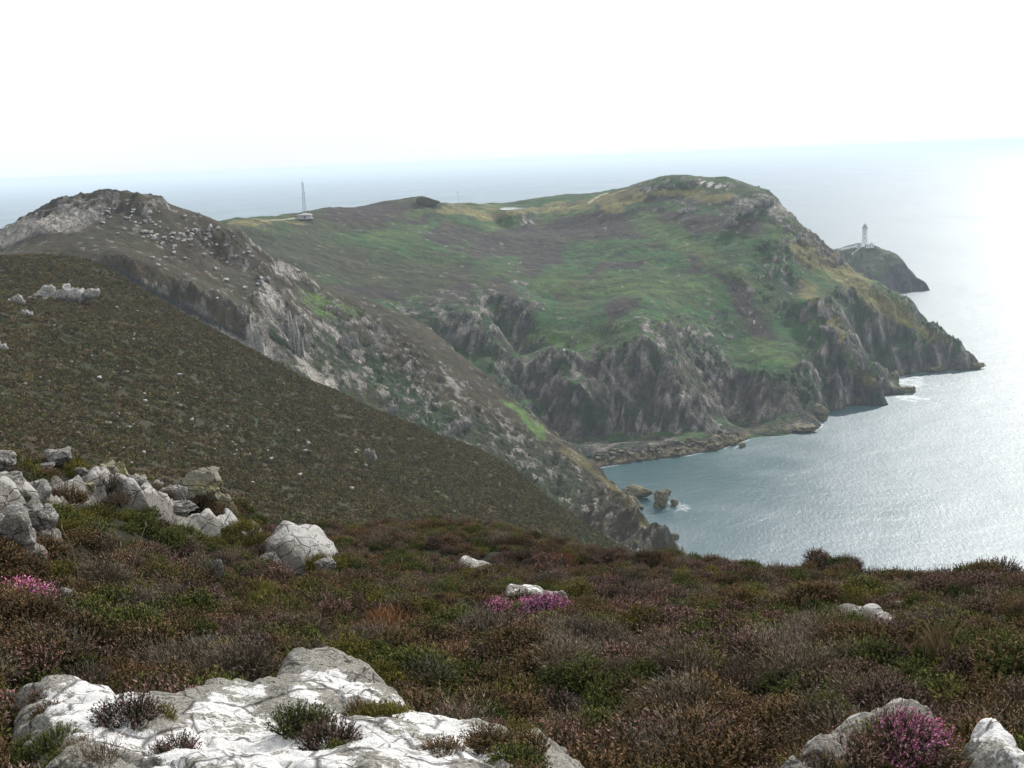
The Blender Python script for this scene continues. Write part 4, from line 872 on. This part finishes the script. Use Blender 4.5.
# hillside stones
PXs = []; PYs = []
for (cx_, cy_, rx, ry, n) in ((120, 375, 80, 28, 34), (215, 445, 60, 24, 34), (110, 418, 12, 6, 6), (320, 470, 70, 25, 18), (90, 330, 60, 20, 14), (258, 458, 26, 10, 10), (190, 395, 90, 30, 18)):
    PXs += list(rg.normal(cx_, rx*.8, n)); PYs += list(rg.normal(cy_, ry*.8, n))
sp = march_many(near_h, PXs, PYs, 125, 330, 420)
scatter('stone', variants('stone', 5, R_FAR, 920), [q and (q[0], q[1], q[2]+.22) for q in sp], .12+rg.uniform(0, 1, len(sp))**3*.42, 'small pale stone dotted on the brown heather hillside', 'stone', 'stones dotted over the heather hillside', 2)
def placed(name, label, fn, px, py, D0, D1, wpx, hpx, mat, seed, depth=.8, rot=0, n=5, planes=12, rough=.13, cat='crag', group=None, whi=.4, base=None):
    p = march_many(fn, [px], [py], D0, D1)[0] if fn else tuple(sea_at(px, py))
    if p is None: p = tuple(at(px, py, (D0+D1)/2))
    s_ = math.hypot(p[0], p[1])*1.03/F; w = wpx*s_/2; h = hpx*s_/1.7
    c, s2 = math.cos(rot), math.sin(rot)
    if name == 'rock_outcrop' and rough > .1:            # a crag: steep fractured blocks grown together
        g_ = np.random.RandomState(seed); Vs = []; Fs = []; b = 0; nb_ = 9
        for i in range(nb_):
            t = (i+.5)/nb_*2-1; t += g_.uniform(-.1, .1)
            v, f = blocky(seed*31+i, w*g_.uniform(.14, .26), w*depth*g_.uniform(.5, .9), h*g_.uniform(.55, 1.05)*(1-.45*t*t), 3, 8, .2, 20)
            a = g_.uniform(-.5, .5); v = v@np.array([[math.cos(a), math.sin(a), .25], [-math.sin(a), math.cos(a), 0], [0, 0, 1]])
            v += [t*w*.85, g_.uniform(-.3, .3)*w*depth, -h*.25+g_.uniform(-.15, .1)*h]; Vs.append(v); Fs.append(f+b); b += len(v)
        V = np.concatenate(Vs); Fc = np.concatenate(Fs)
    else:
        V, Fc = blocky(seed, w, w*depth, h, n, planes, rough); V[:, 2] -= h*.3
    V = V@np.array([[c, s2, 0], [-s2, c, 0], [0, 0, 1]])
    o = mesh_np(name, V, Fc, mat, fl={'white': np.full(len(V), whi)}); o.location = p; return tag(o, label, cat, group)
P_ = placed
def turf_knob():
    m = M('turf_knob'); n = m.noise(m.coord(), .6, 6, .7); return m.fin(m.mix(m.rng(n, .35, .65), (.022, .022, .013), (.045, .05, .022)), m.bump(n, .8), .95)
P_('rock_outcrop', 'wide pale crag on the hillside below the summit knoll', near_h, 62, 300, 200, 300, 62, 17, R_FAR, 931, .35, .1)
P_('rock_outcrop', 'small pale crag left of and below the wide hillside crag', near_h, 16, 303, 200, 300, 18, 11, R_FAR, 932, .5)
P_('rock_outcrop', 'pale rock at the lower foot of the wide hillside crag', near_h, 26, 316, 190, 300, 14, 7, R_FAR, 937, .5, .4)
P_('rock_outcrop', 'pale rock on the hillside at the left picture edge', near_h, 1, 350, 180, 300, 12, 9, R_FAR, 933, .5)
P_('rock_outcrop', 'lone dark-topped grey crag low on the heather hillside', near_h, 368, 459, 230, 320, 20, 13, R_FAR, 934, .5, -.3, whi=.1)
P_('rock_outcrop', 'small rock at the lower right of the heather hillside', near_h, 474, 465, 250, 330, 9, 5, R_FAR, 935, .5, whi=.2)
P_('rock_outcrop', 'pale buttress standing in the gully left of the cliffs', knoll_h, 258, 362, 395, 460, 20, 40, R_FAR, 936, .6, .6)
P_('rock_outcrop', 'long pale rock fin right of the gully buttress', knoll_h, 296, 352, 395, 480, 14, 44, R_FAR, 938, .6, .3)
P_('rock_outcrop', 'pale crag on the rough spur above the hillside skyline', knoll_h, 350, 348, 395, 500, 24, 22, R_FAR, 939, .6, .9, whi=.2)
P_('rock_outcrop', 'low crag just above the hillside skyline on the spur', knoll_h, 392, 412, 400, 500, 16, 14, R_FAR, 940, .6, .9, whi=.2)
P_('rock_outcrop', 'grey crag among dark heather at the lower spur', knoll_h, 462, 430, 400, 500, 26, 16, R_FAR, 941, .6, .9, whi=.15)
P_('rock_outcrop', 'jagged tor on the brow at the top right of the headland', head_h, 746, 214, 700, 900, 18, 12, R_FAR, 942, .6, .9, whi=.1)
P_('rock_outcrop', 'rocky tor on the skyline where the headland drops away', head_h, 764, 206, 700, 900, 20, 12, R_FAR, 943, .6, .4, whi=.1)
P_('rock_outcrop', 'grey crag on the steep shoulder below the skyline tor', head_h, 731, 226, 700, 900, 14, 12, R_FAR, 944, .6, .2, whi=.1)
P_('rock_outcrop', 'pale rocks in the dark patch left of the shoulder crag', head_h, 683, 213, 700, 900, 10, 6, R_FAR, 945, .6, .2, whi=.4)
P_('rock_outcrop', 'low knob on the far skyline right of the mast', head_h, 427, 204, 700, 1000, 20, 9, turf_knob(), 946, .8, .2, rough=.06)
P_('boulder', 'tiny white stone at the cliff edge above the cove', head_h, 564, 351, 540, 700, 3, 3, R_SLAB, 947, n=3, cat='boulder', whi=1)
P_('boulder', 'tiny upright white stone on the green right flank', head_h, 754, 324, 540, 760, 2, 5, R_SLAB, 948, n=3, cat='boulder', whi=1)
for j, (x, y, w_, h_, dpt, rt, lab) in enumerate((
  (636, 497, 34, 12, .5, -.5, 'long sloping slab rock at the water below the spur'),
  (625, 505, 40, 14, .5, -.7, 'golden-edged shelf rock between the spur and the sloping slab'),
  (662, 506, 20, 17, .7, .2, 'dark sea stack standing just off the spur'),
  (675, 505, 11, 8, .8, .9, 'low rock touching the right side of the dark sea stack'),
  (674, 538, 11, 7, .7, 0, 'lone small sea rock in the pale water below the stack'),
  (664, 541, 8, 4, .7, 0, 'half-awash rock between the spur foot and the lone sea rock'),
  (892, 388, 26, 20, .5, .9, 'big tilted slab leaning at the foot of the right-hand cove'),
  (906, 393, 16, 9, .6, .3, 'dark low rock at the seaward end of the tilted slab'),
  (877, 393, 22, 16, .6, .2, 'gold-stained block left of the tilted slab'),
  (866, 404, 14, 8, .6, .2, 'low block left of the gold-stained block'),
  (822, 420, 18, 16, .6, .2, 'rounded rock standing out of the shore at the middle point'),
  (806, 431, 24, 7, .6, .2, 'low shelf rock left of the rounded shore rock'),
  (731, 444, 18, 12, .7, .2, 'gold-stained block at the right end of the cove beach'),
  (716, 446, 16, 12, .7, .7, 'grey block on the beach below the long pale rib'),
  (742, 447, 9, 5, .7, .7, 'low wet rock at the right tip of the beach'),
  (975, 369, 16, 7, .5, .2, 'low broken rocks at the very tip of the headland'),
  (934, 372, 16, 6, .5, .2, 'low block at the cliff foot near the headland tip'))):
    P_('sea_rock', lab, None, x, y, 0, 0, w_, h_, R_SEA, 960+j, dpt, rt, n=5, cat='sea rock', whi=.35, rough=.16)
PXs = list(rg.uniform(596, 742, 95)); PYs = [463-(x-596)*.15+rg.normal(-3, 4.5) for x in PXs]
sp = march_many(head_h, PXs, PYs, 500, 600, 300)
sp = [q if q and q[2] > -.4 else None for q in sp]
scatter('shore_boulder', variants('shore_boulder', 6, R_SEA, 980), sp, rg.uniform(.5, 1.7, len(sp)), 'grey or gold-stained boulder heaped on the beach of the cove', 'boulder', 'boulders heaped along the cove beach', 3)

# ================================================================== 9. pond, mast, lighthouse
ang_ = np.linspace(0, 2*math.pi, 60, endpoint=False)
rr_ = 1+.12*np.sin(3*ang_+1)+.07*np.sin(5*ang_)
Vp = np.r_[[[POND[0], POND[1], POND[2]-.25]], np.stack([POND[0]+12.5*rr_*np.cos(ang_), POND[1]+33*rr_*np.sin(ang_), np.full(60, POND[2]-.25)], 1)]
mp_ = M('pond_water'); mp_.b.inputs['Specular IOR Level'].default_value = .5; mp_.b.inputs['IOR'].default_value = 1.33
mp_.fin((.03, .04, .04), mp_.bump(mp_.noise(mp_.coord(), .8, 3), .02), .06)
tag(mesh_np('pond', Vp, [(0, i+1, (i+1) % 60+1) for i in range(60)], mp_.m, smooth=False), kind='structure')

def paint(name, col, rough=.6, g=.5):
    m = M(name); v = m.coord(); n = m.noise(v, 1/g, 5, .7)
    return m.fin(m.mix(m.rng(n, .3, .7), tuple(.82*q for q in col), col), None, rough)
W_WHITE = paint('limewash', (.88, .88, .87)); W_GREY = paint('weathered_concrete', (.42, .41, .39)); W_SLATE = paint('slate', (.10, .105, .115)); W_GLASS = paint('dark_glass', (.02, .025, .03), .1)
W_GALV = paint('galvanised_steel', (.42, .43, .45), .45); W_RED = paint('red_paint', (.42, .09, .07)); W_STONE = paint('wall_stone', (.38, .36, .32))
def empty(name, loc, rz=0):
    o = bpy.data.objects.new(name, None); o.location = loc; o.rotation_euler = (0, 0, rz); o.empty_display_size = .5; return link(o)
def lathe(prof, n=32):
    V = [(r*math.cos(2*math.pi*k/n), r*math.sin(2*math.pi*k/n), z) for r, z in prof for k in range(n)]
    Fc = [(i*n+k, i*n+(k+1) % n, (i+1)*n+(k+1) % n, (i+1)*n+k) for i in range(len(prof)-1) for k in range(n)]
    return V, Fc
def boxm(cx, cy, cz, sx, sy, sz):
    V, Fc = box(cx-sx/2, cx+sx/2, cy-sy/2, cy+sy/2, cz-sz/2, cz+sz/2); return list(V), list(Fc)
def tube(p, q, r, n=6):
    p = np.array(p, float); q = np.array(q, float); d = q-p; d /= np.linalg.norm(d)
    a = np.cross(d, (0, 0, 1) if abs(d[2]) < .9 else (1, 0, 0)); a /= np.linalg.norm(a); b = np.cross(d, a)
    V = [tuple(e+r*(a*math.cos(t)+b*math.sin(t))) for e in (p, q) for t in [2*math.pi*k/n for k in range(n)]]
    return V, [(k, (k+1) % n, n+(k+1) % n, n+k) for k in range(n)]
def join(parts):
    V = []; Fc = []
    for v, f in parts:
        b = len(V); V += list(v); Fc += [tuple(i+b for i in q) for q in f]
    return V, Fc
def part(name, vf, mat, parent, smooth=False): return mesh_np(name, vf[0], vf[1], mat, parent, smooth)

# lighthouse
lp = march_many(isl_h, [864.5], [246.6], 1120, 1240)[0]
lh = empty('lighthouse', (lp[0], lp[1], lp[2]-.3)); tag(lh, 'tall white lighthouse tower standing on top of the rocky island', 'lighthouse')
tw = part('tower', lathe([(3.3, 0), (3.3, .8), (3.0, .9), (2.75, 6), (2.45, 12), (2.2, 17.2), (2.5, 17.6), (2.9, 17.9), (2.9, 18.15), (0.01, 18.15)]), W_WHITE, lh, True)
part('gallery_rail', join([lathe([(2.82, 18.15), (2.86, 18.15), (2.86, 19.15), (2.82, 19.15)])]+[tube((2.84*math.cos(a), 2.84*math.sin(a), 18.1), (2.84*math.cos(a), 2.84*math.sin(a), 19.2), .04) for a in np.linspace(0, 6.28, 13)[:-1]]), W_GALV, lh)
lan = part('lantern', lathe([(1.6, 18.15), (1.6, 21.0)], 16), paint('lantern_glass', (.30, .33, .35), .15), lh)
part('glazing_bar', join([tube((1.63*math.cos(a), 1.63*math.sin(a), 18.2), (1.63*math.cos(a), 1.63*math.sin(a), 21.0), .05) for a in np.linspace(0, 6.28, 13)[:-1]]), W_WHITE, lan)
part('dome', lathe([(1.85, 20.95), (1.8, 21.1), (1.3, 21.9), (.5, 22.5), (.15, 22.7), (.12, 23.4), (.01, 23.5)]), W_GALV, lh, True)
for zz_ in (4, 8.5, 13):
    r = 3.0-.045*zz_; fr = part('window', boxm(-.25*r, -r*.97, zz_, .75, .3, 1.3), W_GREY, tw); 
part('door', boxm(0, -3.22, 1.15, 1.1, .25, 2.2), W_SLATE, tw)
def gable(w_, d_, h_, rh):
    V = [(-w_/2, -d_/2, h_), (w_/2, -d_/2, h_), (w_/2, d_/2, h_), (-w_/2, d_/2, h_), (-w_/2, 0, h_+rh), (w_/2, 0, h_+rh)]
    Vo = V+[(x, y, z-.15) for x, y, z in V]
    return Vo, [(0, 1, 5, 4), (2, 3, 4, 5), (6, 10, 11, 7), (8, 11, 10, 9), (0, 6, 7, 1), (2, 8, 9, 3), (0, 4, 10, 6), (4, 3, 9, 10), (1, 7, 11, 5), (5, 11, 8, 2)]
def cottage(px, py, w_, d_, h_, rz, label):
    q = march_many(isl_h, [px], [py], 1120, 1240)[0]
    e = empty('keepers_house', (q[0], q[1], q[2]-.6), rz); tag(e, label, 'house')
    wl = part('wall', boxm(0, 0, h_/2, w_, d_, h_), W_WHITE, e)
    rf = part('roof', gable(w_+.5, d_+.5, h_+.05, 1.3), W_SLATE, e); part('chimney', boxm(w_*.3, 0, h_+1.5, .8, .6, 1.3), W_WHITE, rf)
    for x in (-w_*.3, w_*.3): part('window', boxm(x, -d_/2-.02, h_*.55, .8, .12, 1.0), W_GLASS, e)
    part('door', boxm(0, -d_/2-.02, 1.15, .9, .12, 2.0), W_SLATE, e)
cottage(869, 247.3, 8, 5, 3.0, .1, 'low white house at the right foot of the lighthouse tower')
cottage(858, 247.0, 4.5, 4, 3.0, .1, 'small dark-roofed store at the left foot of the lighthouse tower')
ws = march_many(isl_h, [841, 845, 849, 853, 857, 860], [250.2, 249.0, 248.2, 247.6, 247.3, 247.2], 1110, 1250)
ws = [q for q in ws if q]
seg = []
for a, b in zip(ws[:-1], ws[1:]):
    a = np.array(a); b = np.array(b); dd = b-a; nn = np.array([-dd[1], dd[0], 0])/np.hypot(dd[0], dd[1])*.25; up = np.array([0, 0, 1.5]); dn = np.array([0, 0, -.6])
    V = [a-nn+dn, a+nn+dn, b+nn+dn, b-nn+dn, a-nn+up, a+nn+up, b+nn+up, b-nn+up]; seg.append(([tuple(v) for v in V], [(0, 3, 2, 1), (4, 5, 6, 7), (0, 1, 5, 4), (1, 2, 6, 5), (2, 3, 7, 6), (3, 0, 4, 7)]))
tag(mesh_np('boundary_wall', *join(seg), W_WHITE, smooth=False), 'pale boundary wall following the island crest left of the lighthouse', 'wall')

# radio mast
mpz = march_many(head_h, [304.8], [215.5], 690, 900)[0]
ma = empty('radio_mast', (mpz[0], mpz[1], mpz[2]-.3), .2); tag(ma, 'tall pale lattice mast standing on the far ridge beyond the knoll', 'mast')
mh_ = 21.5; zs = np.linspace(0, mh_, 12)
def leg_at(k, z): t_ = z/mh_; r = 1.55*(1-t_)+.55*t_; a = k*math.pi/2+math.pi/4; return (r*math.cos(a), r*math.sin(a), z)
for k in range(4): part('leg', tube(leg_at(k, 0), leg_at(k, mh_), .13), W_GALV, ma)
for k in range(4):
    br = []
    for i in range(11):
        z0, z1 = zs[i], zs[i+1]; br += [tube(leg_at(k, z0), leg_at((k+1) % 4, z1), .07, 4), tube(leg_at((k+1) % 4, z0), leg_at(k, z1), .07, 4), tube(leg_at(k, z1), leg_at((k+1) % 4, z1), .07, 4)]
    part('lattice', join(br), W_GALV, ma)
part('antenna', join([tube((0, 0, mh_-.5), (0, 0, mh_+2.4), .08)]), W_GALV, ma); part('dish', lathe([(.01, -.1), (.5, 0), (.9, .35), (.9, .42), (.01, .42)], 16), W_WHITE, ma).location = (.9, -.9, 14.5)
rp = march_many(head_h, [305], [218.5], 690, 900)[0]
rb = empty('round_building', (rp[0], rp[1], rp[2]-.7)); tag(rb, 'low round pale building at the foot of the lattice mast', 'building')
part('wall', lathe([(4.6, 0), (4.6, 2.9)]), paint('mauve_render', (.36, .33, .36)), rb, True)
part('roof', lathe([(4.85, 2.85), (4.85, 3.1), (3.0, 3.6), (.01, 3.9)]), W_GREY, rb, True); part('door', boxm(.6, -4.62, 1.6, 1.1, .3, 2.0), W_SLATE, rb)
part('apron', lathe([(.01, .5), (5.6, .5), (5.6, .8), (4.55, .85)]), W_GREY, rb)
q = march_many(head_h, [458.5], [205], 690, 1100)[0]
if q:
    e = empty('pole', (q[0], q[1], q[2]-.3)); tag(e, 'thin faint pole on the far skyline between the mast and the pond', 'pole')
    part('shaft', tube((0, 0, 0), (0, 0, 11), .13), W_GALV, e); part('crossbar', tube((-.8, 0, 9.5), (.8, 0, 9.5), .08), W_GALV, e)

# ================================================================== 10. dry grass
mgz = M('dry_grass_blades'); mgz.fin(mgz.attr('Col', 'Color'), None, .8)
rg = np.random.RandomState(9); V = []; Fc = []; C = []
for (px_, py_, rx, n, h_, colr) in ((385, 628, 26, 420, .22, (.24, .13, .055)), (268, 592, 24, 260, .16, (.20, .19, .045)), (300, 610, 40, 120, .2, (.17, .12, .06)), (570, 560, 20, 100, .25, (.20, .09, .04)), (940, 640, 24, 90, .16, (.16, .11, .06)), (330, 585, 40, 90, .22, (.18, .12, .07)), (640, 700, 60, 20, .10, (.15, .12, .06))):
    D = Dg(px_, py_); p = at(px_, py_, D); rm_ = rx*D/F
    for _ in range(n):
        a = rg.uniform(0, 6.28); r = rm_*abs(rg.normal(0, .6)); x = p[0]+r*math.cos(a); y = p[1]+r*1.6*math.sin(a)
        ln = rg.normal(0, .35, 2); hh_ = h_*rg.uniform(.6, 1.3); z = None; k = len(V)
        V += [(x-.0016, y, hh_), (x+.0016, y, hh_), (x+ln[0]*hh_*.5+.0012, y+ln[1]*hh_*.5, hh_), (x+ln[0]*hh_, y+ln[1]*hh_, hh_)]
        C += [np.array(colr)*rg.uniform(.6, 1.4)]*4; Fc.append((k, k+1, k+2)); Fc.append((k, k+2, k+3))
V = np.array(V); hz_ = V[:, 2].copy(); gz_ = canopy(V[:, 0], V[:, 1]); fr_ = np.tile([0, 0, .6, .85], len(V)//4)
V[:, 2] = np.repeat(gz_[0::4], 4)-.10+hz_*fr_*1.1+.02
tag(mesh_np('dry_grass', V, Fc, mgz.m, smooth=False, cols=np.array(C)), kind='stuff')
for i, (x0_, y0_, x1_, y1_, lab) in enumerate(((78, 567, 62, 528, 'tall thin stem leaning left in the heather below the ridge'), (130, 562, 146, 525, 'bent pale grass stem highest of those in the left heather'), (113, 570, 121, 545, 'short pale grass stem between the bent stem and the leaning stem'),
      (52, 567, 40, 548, 'short reddish stem at the left beside the leaning stem'), (397, 572, 402, 560, 'pale grass stem in the heather right of the rock hump'))):
    D = Dg(x0_, y0_); a = at(x0_, y0_, D); b = at(x1_, y1_, D*.995); m_ = (a+b)/2+np.array([.02, 0, .01])
    e = empty('grass_stem', a-np.array([0, 0, .12])); tag(e, lab, 'grass stem')
    e_ = np.array(e.location)
    part('stem', join([tube(np.zeros(3), m_-e_, .0045, 4), tube(m_-e_, b-e_, .004, 4)]), paint('straw_%d' % i, (.34, .28, .15) if i != 3 else (.3, .09, .06)), e)
    v_, f_2 = lathe([(.001, -.03), (.008, 0), (.006, .03), (.001, .05)], 6)
    hd = part('seed_head', (v_, f_2), paint('seed_%d' % i, (.38, .32, .2)), e); hd.location = tuple(b-e_)
